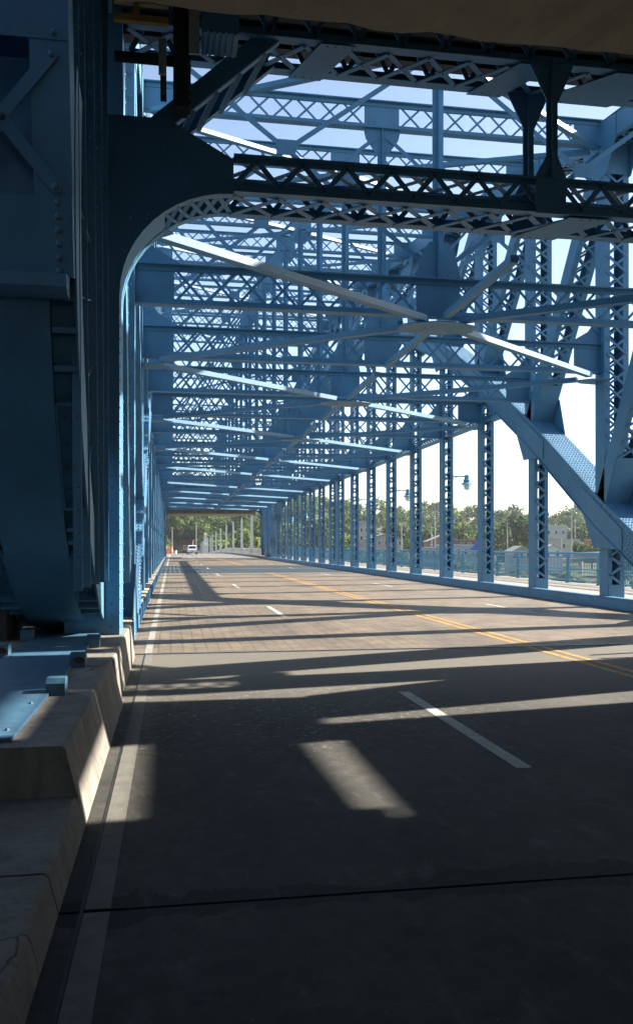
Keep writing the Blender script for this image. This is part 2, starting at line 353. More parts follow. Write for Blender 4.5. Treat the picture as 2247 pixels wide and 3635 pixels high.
def laced_box(mb, A, B, wx, wy, pitch, cross=False, s0=0.4, s1=0.4, bw=0.07, fl=0.10, rv=0.0):
    "two side plates joined by lacing on both other faces; A->B lies in the plane of the truss"
    A = V(A); B = V(B); ax = (B-A).normalized(); L = (B-A).length
    X = V((1, 0, 0)); v = ax.cross(X).normalized()
    for s in (-1, 1):
        mb.bar(A + X*s*(wx/2-0.012), B + X*s*(wx/2-0.012), 0.024, wy, X)
        for q in (-1, 1):   # corner angles
            mb.bar(A + X*s*(wx/2-0.024-fl/2) + v*q*(wy/2-0.01), B + X*s*(wx/2-0.024-fl/2) + v*q*(wy/2-0.01), fl, 0.018, X)
            if rv:
                k = int(L/0.3)
                for i in range(k):
                    mb.rivet(A + ax*(0.15+0.3*i) + X*s*wx/2 + v*q*(wy/2-0.05), X*s, rv)
    s0 = min(s0, L*0.3); s1 = min(s1, L*0.3)
    n = max(2, round((L-s0-s1)/pitch))
    for q in (-1, 1):
        O = A + ax*s0 - X*(wx/2-fl*0.5) + v*q*(wy/2+0.006)
        lacing(mb, O, ax, X, v*q, L-s0-s1, wx-fl, n, bw, 0.014, cross, 0 if q > 0 else 1, rv)
        for (a, b) in ((0, s0), (L-s1, L)):
            if b-a > 0.1: mb.bar(A + ax*a + v*q*(wy/2+0.008), A + ax*b + v*q*(wy/2+0.008), wx-0.03, 0.016, X)

def lattice_beam(mb, y, h0, h1, x0=-0.85, x1=12.05, endp=0.9, midp=0.48, cell=0.64, fw=0.25, drop=0.0, rise=0.0):
    "cross beam of the sway frames: riveted flanges, X lattice, solid web plates at ends and middle"
    for (h, s) in ((h0, 1), (h1, -1)):
        mb.box((x0, y-fw/2, h-0.014), (x1, y+fw/2, h+0.014))
        for q in (-1, 1): mb.box((x0, y+q*0.024-0.008, min(h+0.014*s, h+s*0.12)), (x1, y+q*0.024+0.008, max(h+0.014*s, h+s*0.12)))
    D = h1-h0-0.10
    for (a, b) in ((x0+endp, CX-midp), (CX+midp, x1-endp)):
        n = max(3, round((b-a)/cell))
        lacing(mb, (a, y, h0+0.05), (1, 0, 0), (0, 0, 1), (0, -1, 0), b-a, D, n, 0.055, 0.012)
    for (a, b) in ((x0, x0+endp), (CX-midp, CX+midp), (x1-endp, x1)):
        mb.box((a, y-0.012, h0+0.015), (b, y+0.012, h1-0.015))
        n = int((b-a)/0.13)
        for i in range(n):
            for h in (h0+0.06, h1-0.06):
                mb.rivet((a+0.065+0.13*i, y-0.032, h), (0, -1, 0), 0.014, seg=5)

# ---- lower cross beams, top cross beams, sway bracing
for k, y in enumerate(YS):
    mb = MB(); h1 = 7.4
    lattice_beam(mb, y, 6.6, h1)
    b = part(mb, 'cross_beam')
    g = MB(); g.prism([(CX-0.5, y-0.03, h1), (CX+0.5, y-0.03, h1), (CX+0.42, y-0.03, h1+0.4), (CX+0.2, y-0.03, h1+0.8), (CX-0.2, y-0.03, h1+0.8), (CX-0.42, y-0.03, h1+0.4)], (0, 0.02, 0))
    for i in range(5):
        g.rivet((CX-0.06, y-0.03, h1+0.1+0.13*i), (0, -1, 0), 0.016, seg=5); g.rivet((CX+0.06, y-0.03, h1+0.1+0.13*i), (0, -1, 0), 0.016, seg=5)
        for s in (-1, 1): g.rivet((CX+s*(0.2+0.09*i), y-0.03, h1+0.1+0.085*i), (0, -1, 0), 0.016, seg=5)
    part(g, 'gusset_plate')
    for (sx) in (1, -1):
        g = MB(); xx = CX - sx*(HALF-0.25)
        g.prism([(xx, y-0.03, h1), (xx+sx*1.1, y-0.03, h1), (xx+sx*0.5, y-0.03, h1+0.35), (xx, y-0.03, h1+1.0)], (0, 0.02, 0))
        part(g, 'gusset_plate')
    mt = MB(); T = TOPH[k]
    lattice_beam(mt, y, T-0.36, T+0.36, cell=0.64)
    part(mt, 'top_cross_beam')
    g = MB(); g.prism([(CX-0.52, y-0.03, T-0.36), (CX+0.52, y-0.03, T-0.36), (CX+0.45, y-0.03, T-0.65), (CX+0.2, y-0.03, T-1.0), (CX-0.2, y-0.03, T-1.0), (CX-0.45, y-0.03, T-0.65)], (0, 0.02, 0))
    for i in range(5):
        for s in (-1, 1):
            g.rivet((CX+s*0.05, y-0.03, T-0.45-0.1*i), (0, -1, 0), 0.016, seg=5); g.rivet((CX+s*(0.16+0.05*i), y-0.03, T-0.8+0.07*i), (0, -1, 0), 0.016, seg=5)
    part(g, 'gusset_plate')
    p = MB()      # centre post, cruciform
    p.box((CX-0.015, y-0.11, h1), (CX+0.015, y+0.11, T-0.3)); p.box((CX-0.12, y-0.015, h1), (CX+0.12, y+0.015, T-0.3))
    part(p, 'sway_post')
    for sx in (-1, 1):
        xe = CX + sx*(HALF-0.3)
        for (a, b) in (((CX+sx*0.15, h1+0.25), (xe, T-0.45)), ((CX+sx*0.15, T-0.6), (xe, h1+0.25))):
            q = MB(); yy = y + (0.05 if a[1] < b[1] else -0.05)
            q.bar((a[0], yy, a[1]), (b[0], yy, b[1]), 0.02, 0.10, (0, 1, 0)); q.bar((a[0], yy+0.035, a[1]), (b[0], yy+0.035, b[1]), 0.07, 0.02, (0, 1, 0))
            part(q, 'sway_brace')
        # crossing plate
    for sx in (-1, 1):
        g = MB()
        zc = (h1+0.25+T-0.5)/2; xc = CX + sx*(HALF-0.15)/2
        g.prism([(xc-0.2, y-0.075, zc-0.16), (xc+0.2, y-0.075, zc-0.16), (xc+0.2, y-0.075, zc+0.16), (xc-0.2, y-0.075, zc+0.16)], (0, 0.012, 0))
        part(g, 'splice_plate')

# ---- lateral bracing (lower level and top level)
def brace(A, B, w, h, name='lateral_brace', gap=0.5):
    A = V(A); B = V(B); ax = (B-A).normalized(); q = MB()
    A2 = A + ax*gap; B2 = B - ax*gap
    hs = ax.cross(V((0, 0, 1))).normalized()
    for s in (-1, 1):       # two channels with a cover: open trough seen from below
        q.bar(A2 + hs*s*(w/2-0.01), B2 + hs*s*(w/2-0.01), 0.02, h, hs)
    q.bar(A2 - V((0, 0, h/2-0.012)), B2 - V((0, 0, h/2-0.012)), w*0.96, 0.02, hs)
    part(q, name)
def centre_plate(y, h, r=0.75):
    g = MB(); g.prism([(CX-r*1.1, y-0.25, h), (CX-r*0.3, y-r*0.75, h), (CX+r*0.3, y-r*0.75, h), (CX+r*1.1, y-0.25, h), (CX+r*1.1, y+0.25, h), (CX+r*0.3, y+r*0.75, h), (CX-r*0.3, y+r*0.75, h), (CX-r*1.1, y+0.25, h)], (0, 0, -0.016))
    for s in (-1, 1):
        for t in (-1, 1):
            for i in range(5):
                for o in (-0.05, 0.05):
                    g.rivet((CX+s*(0.25+0.11*i)+o*t, y+t*(0.1+0.06*i)-o*s, h-0.016), (0, 0, -1), 0.016, seg=5)
    part(g, 'lateral_gusset')
NODES = [12.9] + YS
LH = 6.48
for k in range(0, len(NODES)-1):
    ya, yb = NODES[k], NODES[k+1]
    for sx in (-1, 1):
        xe = CX + sx*(HALF-0.45)
        if k % 2 == 0: brace((xe, ya+0.1, LH), (CX, yb, LH), 0.175, 0.13)      # truss -> centre
        else: brace((CX, ya, LH), (xe, yb, LH), 0.175, 0.13)
    q = MB(); q.bar((CX, ya+0.55, LH), (CX, yb-0.55, LH), 0.14, 0.12, (1, 0, 0)); part(q, 'centre_strut')
    if k % 2 == 1: centre_plate(ya, LH-0.105)
    else:
        for sx in (-1, 1):
            g = MB(); xe = CX + sx*(HALF-0.25)
            g.prism([(xe, ya-0.45, LH-0.105), (xe-sx*0.55, ya-0.35, LH-0.105), (xe-sx*0.9, ya, LH-0.105), (xe-sx*0.55, ya+0.35, LH-0.105), (xe, ya+0.45, LH-0.105)], (0, 0, -0.016))
            for i in range(8): g.rivet((xe-sx*(0.1+0.09*i), ya+(0.08 if i % 2 else -0.08), LH-0.121), (0, 0, -1), 0.016, seg=5)
            part(g, 'lateral_gusset')
for k in range(len(YS)-1):
    for sx in (-1, 1):
        xe = CX + sx*(HALF-0.35); ha = TOPH[k]-0.45; hb = TOPH[k+1]-0.45
        if k % 2 == 0: A = (CX, YS[k], ha); B = (xe, YS[k+1], hb)
        else: A = (xe, YS[k], ha); B = (CX, YS[k+1], hb)
        brace(A, B, 0.17, 0.12, 'top_lateral_brace', 0.3)

# ---- trusses
def truss(sx):
    x = CX + sx*HALF; near = (sx > 0)
    def poly_chord(pts, wx, dep, name, rv=False, bottom=False, laced=False):
        for i in range(len(pts)-1):
            A = V((x, *pts[i])); B = V((x, *pts[i+1])); ax = (B-A).normalized(); v = ax.cross(V((1, 0, 0))).normalized()   # v: up-ish or down
            if v.z < 0: v = -v
            mb = MB(); L = (B-A).length
            for s in (-1, 1): mb.bar(A + V((s*(wx/2-0.015), 0, 0)), B + V((s*(wx/2-0.015), 0, 0)), 0.03, dep, (1, 0, 0))
            mb.bar(A + v*(dep/2+0.012), B + v*(dep/2+0.012), wx+0.06, 0.024, (1, 0, 0))
            if laced:
                n = max(3, round(L/0.55)); lacing(mb, A - V((wx/2-0.06, 0, 0)) - v*(dep/2+0.008), ax, (1, 0, 0), -v, L, wx-0.12, n, 0.08, 0.014, True)
                for s in (-1, 1): mb.bar(A + V((s*(wx/2-0.06), 0, 0)) - v*(dep/2), B + V((s*(wx/2-0.06), 0, 0)) - v*(dep/2), 0.1, 0.016, (1, 0, 0))
            else:
                mb.bar(A - v*(dep/2+0.012), B - v*(dep/2+0.012), wx+0.10, 0.024, (1, 0, 0))
            if rv:
                step = 0.16 if bottom else 0.2
                cols = (0.04, 0.12, 0.22, 0.32) if bottom else (0.05, 0.14)
                for j in range(int(L/step)):
                    c = A + ax*(step*(j+0.5))
                    for u in cols:
                        for s in (-1, 1):
                            if bottom: mb.rivet(c + V((s*(wx/2+0.0-u), 0, 0)) + v*(dep/2+0.024) + ax*(0.05 if int(u*100) % 2 else 0), v, 0.027, 0.024, seg=6)
                    if bottom:
                        for u2 in (-0.27, -0.16, -0.055, 0.055, 0.16, 0.27): mb.rivet(c + V((-sx*wx/2, 0, 0)) + v*u2 + ax*(0.04 if int(abs(u2)*1000) in (160, 55) else -0.04), (-sx, 0, 0), 0.024, 0.02, seg=5)
                    else:
                      for s2 in (-1, 1):
                        mb.rivet(c + V((-sx*wx/2, 0, 0)) + v*s2*(dep/2-0.07), (-sx, 0, 0), 0.018, seg=5)
            part(mb, name)
    tops = [(12.5, 11.9)] + list(zip(YS, TOPH)) + [(MID-0.08, 18.85)]
    bots = [(14.4, -0.9)] + list(zip(YS, BOTH)) + [(MID-0.08, 15.65)]
    for i in range(len(tops)-1): poly_chord(tops[i:i+2], 0.72, 0.62, 'top_chord', rv=(i < 5), laced=True)
    for i in range(len(bots)-1): poly_chord(bots[i:i+2], 0.76, 0.78, 'bottom_chord', rv=(i < 5), bottom=True)
    for k, y in enumerate(YS):
        hb, ht = BOTH[k], TOPH[k]
        d = (BOTH[min(k+1, 9)] - BOTH[max(k-1, 0)])/(2*PITCH if 0 < k < 9 else PITCH)
        # hanger below chord
        if hb > 1.5:
            mb = MB(); laced_box(mb, (x, y, 0.12), (x, y, hb-0.35), 0.50, 0.48, 0.285, False, 0.5, 0.3, 0.075, 0.10, 0.012 if k < 5 else 0)
            part(mb, 'hanger')
        # post between chords
        if k < 9:
            mb = MB(); laced_box(mb, (x, y, hb+0.3), (x, y, ht-0.3), 0.74, 0.52, 0.46, True, 1.0, 0.9, 0.065, 0.15, 0.013 if k < 4 else 0)
            part(mb, 'truss_post')
        # diagonal: top node k -> bottom node k+1
        if k < 9:
            A = V((x, y, ht-0.3)); B = V((x, YS[k+1], BOTH[k+1]+0.3))
            mb = MB(); laced_box(mb, A, B, 0.74, 0.52, 0.46, True, 1.15, 1.5, 0.065, 0.15, 0.013 if k < 4 else 0)
            part(mb, 'truss_diagonal')
        # gusset plates, both sides of the truss
        for s in (-1, 1):
            g = MB(); xo = x + s*0.385 - (0.0 if s > 0 else 0.02)
            r = 1.05
            poly = [(y-1.25, hb-1.25*d-0.38), (y-0.3, hb-0.95), (y+0.3, hb-0.95), (y+1.1, hb+1.1*d-0.38), (y+1.1, hb+1.1*d+0.38), (y+0.33, hb+1.15), (y-0.33, hb+1.25), (y-0.8, hb+0.95), (y-1.25, hb-1.25*d+0.35)]
            if s == -sx: poly = [(y-1.25, hb-1.25*d-0.30), (y-0.3, hb-0.95), (y+0.3, hb-0.95), (y+1.1, hb+1.1*d-0.30), (y+1.1, hb+1.1*d+0.27), (y-1.25, hb-1.25*d+0.27)]
            if hb < 1.5: poly = [(y-1.25, hb-0.38), (y+1.1, hb+0.0), (y+1.1, hb+0.7), (y+0.35, hb+1.35), (y-0.35, hb+1.35), (y-1.25, hb+0.35)]
            g.prism([(xo, *p) for p in poly], (0.02, 0, 0))
            if s == -sx:
                for a in range(7):
                    for q in (-0.2, 0.2):
                        if hb > 1.5: g.rivet((xo + (0.02 if s > 0 else 0), y+q, hb-0.4-0.08*a), (s, 0, 0), 0.018, seg=5)
            part(g, 'node_plate')
        dt = (TOPH[min(k+1, 9)] - TOPH[max(k-1, 0)])/(2*PITCH if 0 < k < 9 else PITCH)
        for s in (-1, 1):
            g = MB(); xo = x + s*0.365 - (0.0 if s > 0 else 0.02)
            g.prism([(xo, *p) for p in [(y-0.9, ht-0.9*dt+0.32), (y-0.9, ht-0.9*dt-0.32), (y-0.35, ht-1.25), (y+0.4, ht-1.3), (y+0.95, ht-0.75), (y+1.0, ht+dt+0.32)]], (0.02, 0, 0))
            if s == -sx:
                for a in range(6):
                    for q in (-0.2, 0.2): g.rivet((xo + (0.02 if s > 0 else 0), y+q, ht-0.4-0.13*a), (s, 0, 0), 0.018, seg=5)
            part(g, 'node_plate')
    # inclined end post just behind the portal
    ep = MB(); A = V((x, 12.75, 11.0)); B = V((x, 15.5, 1.2)); ax = (B-A).normalized(); v = ax.cross(V((1, 0, 0))).normalized()
    for s_ in (-1, 1):
        ep.bar(A + V((s_*0.36, 0, 0)), B + V((s_*0.36, 0, 0)), 0.03, 0.85, (1, 0, 0))
        ep.bar(A + v*s_*0.42, B + v*s_*0.42, 0.78, 0.02, (1, 0, 0))
        for i in range(50): ep.rivet(A + ax*(0.1+0.2*i) + V((-sx*0.375, 0, 0)) + v*s_*0.36, (-sx, 0, 0), 0.02)
    part(ep, 'end_post')
    # longitudinal strut at portal height between the hangers
    for k in range(2, 10):
        ya = YS[k] + 0.22 if k > 2 else 29.4
        yb = YS[k+1]-0.22 if k < 9 else MID-0.1
        if k == 2: ya, yb = 29.5, YS[3]-0.22
        mb = MB()
        mb.box((x-0.2, ya, STRH+0.13), (x+0.2, yb, STRH+0.155)); mb.box((x-0.2, ya, STRH-0.155), (x+0.2, yb, STRH-0.13))
        n = round((yb-ya)/0.4)
        for s in (-1, 1):
            lacing(mb, (x+s*0.15, ya, STRH-0.12), (0, 1, 0), (0, 0, 1), (s, 0, 0), yb-ya, 0.24, n, 0.06, 0.012, True)
        for q in range(int((yb-ya)/0.3)): mb.rivet((x-sx*0.17, ya+0.15+0.3*q, STRH+0.155), (0, 0, 1), 0.018, seg=5)
        # haunch plates at the hangers
        for (yy, s) in ((ya, 1), (yb, -1)):
            mb.prism([(x-0.01, yy, STRH-0.13), (x-0.01, yy+s*0.45, STRH-0.13), (x-0.01, yy, STRH-0.65)], (0.02, 0, 0))
        part(mb, 'longitudinal_strut')
    # stringer / kerb beam along the deck edge
    mb = MB(); mb.box((x-0.3, 14.0, -0.9), (x+0.3, MID-0.05, -0.02)); part(mb, 'floor_girder')
    # ---- rolling segment at the pier end
    xs = x + sx*0.44                 # centre of the tread
    yc, hc, R = 13.4, 5.36, 4.86
    def rp(a, r=R): return (yc - r*math.cos(a), hc - r*math.sin(a))     # a: 90deg = contact, 0 = facing the approach
    tread = MB(); N = 40; a0, a1 = math.radians(-13), math.radians(100)
    def strip(mb, xa, xb, r0, r1, A0, A1, N):
        vs = []; fs = []
        for i in range(N+1):
            a = A0 + (A1-A0)*i/N
            for (xx, r) in ((xa, r0), (xb, r0), (xb, r1), (xa, r1)): vs.append((xx, *rp(a, r)))
        for i in range(N):
            for j in range(4): k2 = (j+1) % 4; fs.append((4*i+j, 4*i+k2, 4*i+4+k2, 4*i+4+j))
        fs.append((0, 1, 2, 3)); fs.append((4*N+3, 4*N+2, 4*N+1, 4*N)); mb.add(vs, fs)
    if sx > 0: a0 = math.radians(18)
    strip(tread, xs-0.36, xs+0.36, R, R-0.14, a0, a1, N)
    o_t = part(tread, 'rolling_tread')
    rim = MB()
    strip(rim, xs-0.62, xs+0.62, R-0.16, R-0.20, a0, a1, N)
    for s in (-1, 1):
        strip(rim, xs+s*0.61-0.012, xs+s*0.61+0.012, R-0.02, R-0.55, a0, a1, N)
    part(rim, 'segment_rim')
    # bolt pads between ribs along each edge of the tread
    for s in (-1, 1):
        for (b0, b1) in ((-9, 14.5), (27, 42), (51, 64), (70, 84)):
            if sx > 0 and b0 < 18: continue
            pad = MB(); A0, A1 = math.radians(b0), math.radians(b1)
            strip(pad, xs+s*0.485-0.11, xs+s*0.485+0.11, R-0.115, R-0.159, A0, A1, 10)
            strip(pad, xs+s*0.375-0.012, xs+s*0.375+0.012, R-0.01, R-0.115, A0, A1, 10)
            for aa in (A0, A1): strip(pad, xs+s*0.485-0.11, xs+s*0.485+0.11, R-0.02, R-0.115, aa-0.004, aa+0.004, 1)
            nb = max(3, int((b1-b0)/3.4))
            for i in range(nb):
                a = A0 + (A1-A0)*(i+0.7)/(nb+0.4)
                for (o, da) in ((-0.045, 0), (0.05, 0.028)):
                    y_, h_ = rp(a+da, R-0.114); n_ = (0, -math.cos(a), -math.sin(a))
                    pad.bolt((xs+s*0.485+o, y_, h_), n_, 0.024, 0.04)
            part(pad, 'bolt_pad')
        for ba in (18, 22.5, 45.5, 48, 66.5):
            if sx > 0 and ba < 19: continue
            rb = MB(); a = math.radians(ba)
            strip(rb, xs+s*0.485-0.11, xs+s*0.485+0.11, R-0.0, R-0.158, a-0.006, a+0.006, 1); part(rb, 'rim_rib')
    # web plates with radiating stiffeners
    for s in (-1, 1):
        wb = MB(); xw = xs + s*0.52
        pts = [rp(a0 + (a1-a0)*i/24, R-0.2) for i in range(25)]
        pts += [(14.6, 2.2), (12.3, 4.0), (12.05, 11.0), (9.6, 11.0), (8.5, 8.0)] if sx < 0 else [(13.4, 2.0), (10.5, 2.9)]
        wb.prism([(xw, *p) for p in pts], (0.02 if s > 0 else -0.02, 0, 0))
        xo = xw + (0.02 if s > 0 else -0.02)
        for a in (2, 14, 27, 40, 53, 66, 80, 92) if sx < 0 else (66, 80, 92):
            A = rp(math.radians(a), R-0.22); B = rp(math.radians(a), 1.9)
            wb.bar((xo+s*0.035, *A), (xo+s*0.035, *B), 0.07, 0.016, (1, 0, 0)); wb.bar((xo+s*0.008, A[0]+0.04, A[1]), (xo+s*0.008, B[0]+0.04, B[1]), 0.016, 0.1, (1, 0, 0))
            if s == -sx:
                for i in range(24):
                    t = i/24; wb.rivet((xo+s*0.016, A[0]+(B[0]-A[0])*t+0.06, A[1]+(B[1]-A[1])*t), (s, 0, 0), 0.022, seg=6)
        if s == -sx:
            for i in range(60):
                for rr in (R-0.3, R-0.42):
                    wb.rivet((xo, *rp(a0+(a1-a0)*i/60, rr)), (s, 0, 0), 0.02, seg=6)
            for i in range(30):
                for yy in (11.2, 11.8):
                    wb.rivet((xo, yy, 1.4+0.3*i), (s, 0, 0), 0.022, seg=6)
        part(wb, 'segment_web')
        if sx < 0 and s == 1:
            for (ya_, yb_, w_) in ((8.62, 9.15, 0.09), (8.95, 10.0, 0.10), (9.75, 10.75, 0.13), (10.7, 11.3, 0.15), (11.6, 11.75, 0.17)):
                sr = MB(); A = V((xo+w_/2, ya_, 9.4)); B = V((xo+w_/2, yb_, 1.25))
                sr.bar(A, B, w_, 0.018, (1, 0, 0)); sr.bar(A + V((-w_/2+0.008, 0.05, 0)), B + V((-w_/2+0.008, 0.05, 0)), 0.016, 0.10, (1, 0, 0))
                for i in range(34): p_ = A.lerp(B, (i+0.5)/34); sr.rivet(p_ + V((0.0, -0.01, 0)), (0, -1, -0.13), 0.018); sr.rivet(p_ + V((-w_/2+0.016, 0.06, 0)), (1, 0, 0), 0.02)
                part(sr, 'web_stiffener')
    # tail post over the tread: side plates, end batten with bolts, heavy lacing
    if sx < 0:
        tp = MB(); A = V((xs, 8.42, 5.02)); B = V((xs, 7.62, 8.6)); ax = (B-A).normalized(); vv = V((1, 0, 0)).cross(ax); vv = vv if vv.y < 0 else -vv
        A0 = V((xs, 8.58, 4.32)); ax0 = (A-A0).normalized()
        def pl(p, q, xa, xb, th=0.025, off=0.0):
            tp.bar(V((xs+(xa+xb)/2, p.y, p.z)) + vv*off, V((xs+(xa+xb)/2, q.y, q.z)) + vv*off, abs(xb-xa), th, (1, 0, 0))
        pl(A0, A, -0.61, 0.61, 0.05, 0.03)
        for s in (-1, 1): pl(A, B, s*0.26, s*0.605)
        pl(A + ax*1.36, B, -0.61, 0.61, 0.02, 0.012)
        tp.bar(A - vv*1.9, B - vv*1.9, 1.1, 0.03, (1, 0, 0))
        for s in (-1, 1): tp.bar(V((xs+s*0.60, A0.y, A0.z)) - vv*0.2, V((xs+s*0.60, B.y, B.z)) - vv*0.2, 0.02, 0.4, (1, 0, 0))
        part(tp, 'tail_post')
        c0 = A + ax*0.10; cm = A + ax*0.67; c1 = A + ax*1.24
        for (p, q) in ((c0, cm), (c1, cm)):
            for s in (-1, 1):
                lb = MB(); a_ = p + V((s*0.46, 0, 0)) + vv*0.028; b_ = q + V((-s*0.02, 0, 0)) + vv*(0.028 + (0.012 if s > 0 else 0.0))
                lb.bar(a_, b_, 0.016, 0.115, vv); lb.cyl(a_ - vv*0.008, a_ + vv*0.008, 0.0575, seg=16); lb.rivet(a_ + vv*0.008, vv, 0.034, 0.03, 12)
                if s > 0: lb.rivet(cm + vv*0.048, vv, 0.034, 0.03, 12)
                part(lb, 'lacing_bar')
        def bolt1(p): q = MB(); q.rivet(p, vv, 0.032, 0.028, 12); part(q, 'button_bolt')
        for i in range(6):
            for s in (-1, 1): bolt1(A0 + ax0*(0.05+0.125*i) + V((s*0.48, 0, 0)) + vv*0.056)
        for i in range(3):
            for s in (-1, 1): bolt1(A + ax*(1.42+0.3*i) + V((s*0.48, 0, 0)) + vv*0.023)
        eb = MB()
        eb.prism([(xs-0.56, 8.45, 4.12), (xs-0.56, 8.36, 4.17), (xs-0.56, 8.36, 4.29), (xs-0.56, 8.62, 4.33), (xs-0.56, 8.62, 4.12)], (1.12, 0, 0))
        part(eb, 'tread_end_block')
    # unseen right tail web, plates and gaps shaped to cast the road's shade
    def tw(poly):
        q = MB(); xt = 12.28 if sx > 0 else xs-0.35
        q.prism([(xt, *p) for p in poly], (0.03, 0, 0)); part(q, 'shade_tail_web')
    if sx > 0:
        tw([(-2.5, 0.3), (7.11, 0.3), (7.11, 8.5), (-2.5, 8.5)]); tw([(7.112, 0.6), (9.90, 0.6), (9.96, 6.555), (7.112, 6.555)]); tw([(10.2, 6.555), (11.5, 6.555), (12.9, 3.4), (10.65, 3.4)])
        tw([(9.25, 6.56), (11.44, 6.56), (11.52, 6.80), (9.25, 6.80)]); tw([(7.112, 6.71), (11.53, 6.82), (11.72, 7.58), (7.12, 7.58)]); tw([(7.112, 7.98), (9.64, 7.98), (9.64, 8.55), (7.112, 8.55)]); tw([(9.65, 7.6), (11.74, 7.6), (12.2, 9.6), (9.65, 9.6)])
for sx in (-1, 1): truss(sx)

# ---- portal frame
PF, PR = 12.10, 12.92        # front and rear plane
def mx(x, s): return x if s < 0 else 2*CX - x
for s in (-1, 1):
    pg = MB()
    for (y, t) in ((PF, 0.02), (PR, 0.02)):
        arc = []
        for i in range(13):
            a = PI/2*i/12; arc.append((0.86 - 1.58*math.sin(a), 5.18 + 1.51*math.cos(a)))
        poly = [(-1.45, 7.67), (-0.06, 7.67), (0.86, 7.17)] + arc + [(-0.72, 4.4), (-1.45, 4.4)]
        pg.prism([(mx(px_, s), y, h) for px_, h in poly], (0, t, 0))
    for r in range(5):
        for c in range(8):
            xx = -1.2+0.26*c + 0.05*(r % 2); hh = 7.5-0.22*r
            if (xx > -0.1 and hh > 7.67-(xx+0.06)*0.52-0.05) or math.hypot(xx-0.86, hh-5.18) < 1.68 and hh > 5.18 and xx < 0.86: continue
            if hh < 6.78 and xx > 0.7: continue
            pg.rivet((mx(xx, s), PF, hh), (0, -1, 0), 0.02)
    for i in range(13):
        a = PI/2*i/12; pg.rivet((mx(0.86-1.68*math.sin(a), s), PF, 5.18+1.61*math.cos(a)), (0, -1, 0), 0.02)
        a = PI/2*(i+0.5)/13; pg.rivet((mx(0.86-1.82*math.sin(a), s), PF, 5.18+1.75*math.cos(a)), (0, -1, 0), 0.02)
    part(pg, 'portal_gusset')
    sf = MB()   # curved soffit
    for i in range(12):
        a = PI/2*i/12; b = PI/2*(i+1)/12
        for (ya, yb) in ((PF-0.01, PF+0.14), (PR-0.12, PR+0.03)):
            A = (mx(0.86-1.58*math.sin(a), s), (ya+yb)/2, 5.18+1.51*math.cos(a)); B = (mx(0.86-1.58*math.sin(b), s), (ya+yb)/2, 5.18+1.51*math.cos(b))
            sf.bar(A, B, yb-ya, 0.02, (0, 1, 0))
        if i < 5:
            A = (mx(0.86-1.58*math.sin(a), s), PF+0.1, 5.18+1.51*math.cos(a)); B = (mx(0.86-1.58*math.sin(b), s), PR-0.1, 5.18+1.51*math.cos(b))
            A2 = (A[0], PR-0.1, A[2]); B2 = (B[0], PF+0.1, B[2])
            sf.bar(A, B, 0.014, 0.07, (0.0, 0, 1)); sf.bar(A2, B2, 0.014, 0.07, (0.0, 0, 1))
        elif i >= 5:
            A = (mx(0.86-1.58*math.sin(a), s), (PF+PR)/2, 5.19+1.51*math.cos(a)); B = (mx(0.86-1.58*math.sin(b), s), (PF+PR)/2, 5.19+1.51*math.cos(b))
            sf.bar(A, B, 0.6, 0.012, (0, 1, 0))
    part(sf, 'arch_soffit')
    lg = MB()
    for y in (PF, PR):
        a_, b_ = sorted((mx(-1.45, s), mx(-0.72, s)))
        lg.box((a_, y, 0.45), (b_, y+0.02, 4.4))
    xi = mx(-0.72, s); lg.box((min(xi, xi+s*-0.0)-0.01, PF-0.02, 0.45), (xi+0.01, PR+0.05, 5.2))
    for i in range(24):
        lg.rivet((mx(-0.82, s), PF, 0.6+0.16*i), (0, -1, 0), 0.018)
        for yy in (PF+0.08, PR-0.04): lg.rivet((xi + (0.01 if s < 0 else -0.01), yy, 0.6+0.19*i), (-s, 0, 0), 0.018)
    part(lg, 'portal_leg')
    kb = MB()
    for y in (PF+0.03, PR-0.03):
        A = V((mx(-0.35, s), y, 7.45)); B = V((mx(1.45, s), y, 9.05))
        kb.bar(A, B, 0.03, 0.26, (0, 1, 0)); kb.bar(A + V((0.07, 0.06 if y < 12.5 else -0.06, -0.11)), B + V((0.07, 0.06 if y < 12.5 else -0.06, -0.11)), 0.12, 0.02, (0, 1, 0))
    for t in (0.15, 0.32, 0.5, 0.68, 0.88):
        c = V((mx(-0.35+1.8*t, s), 12.5, 7.45+1.6*t)) ; kb.bar(c + V((0.08, -0.36, -0.13)), c + V((0.08+(0.25 if int(t*100) % 2 else -0.25)*-s, 0.36, -0.13+0.22*(1 if int(t*100) % 2 else -1))), 0.09, 0.014, (1, 0, 0))
    part(kb, 'knee_brace')
def portal_beam(h0, h1, x0, x1, name):
    mb = MB()
    for y in (PF, PR):
        mb.box((x0, y-0.09, h0), (x1, y+0.09, h0+0.02)); mb.box((x0, y-0.008, h0+0.02), (x1, y+0.008, h0+0.15))
        mb.box((x0, y-0.09, h1-0.02), (x1, y+0.09, h1)); mb.box((x0, y-0.008, h1-0.10), (x1, y+0.008, h1-0.02))
        n = round((x1-x0)/0.33)
        lacing(mb, (x0, y-0.012, h0+0.1), (1, 0, 0), (0, 0, 1), (0, -1, 0), x1-x0, h1-h0-0.15, n, 0.075, 0.014, False, rv=0.016)
    n = round((x1-x0)/0.62)
    lacing(mb, (x0, PF+0.07, h0-0.012), (1, 0, 0), (0, 1, 0), (0, 0, -1), x1-x0, PR-PF-0.14, n, 0.085, 0.014, True, rv=0.016)
    lacing(mb, (x0, PF+0.07, h1+0.012), (1, 0, 0), (0, 1, 0), (0, 0, 1), x1-x0, PR-PF-0.14, n, 0.085, 0.014, True)
    part(mb, name)
portal_beam(6.69, 7.22, 0.86, 2*CX-0.86, 'portal_beam')
portal_beam(8.92, 9.7, -0.6, 2*CX+0.6, 'upper_portal_beam')
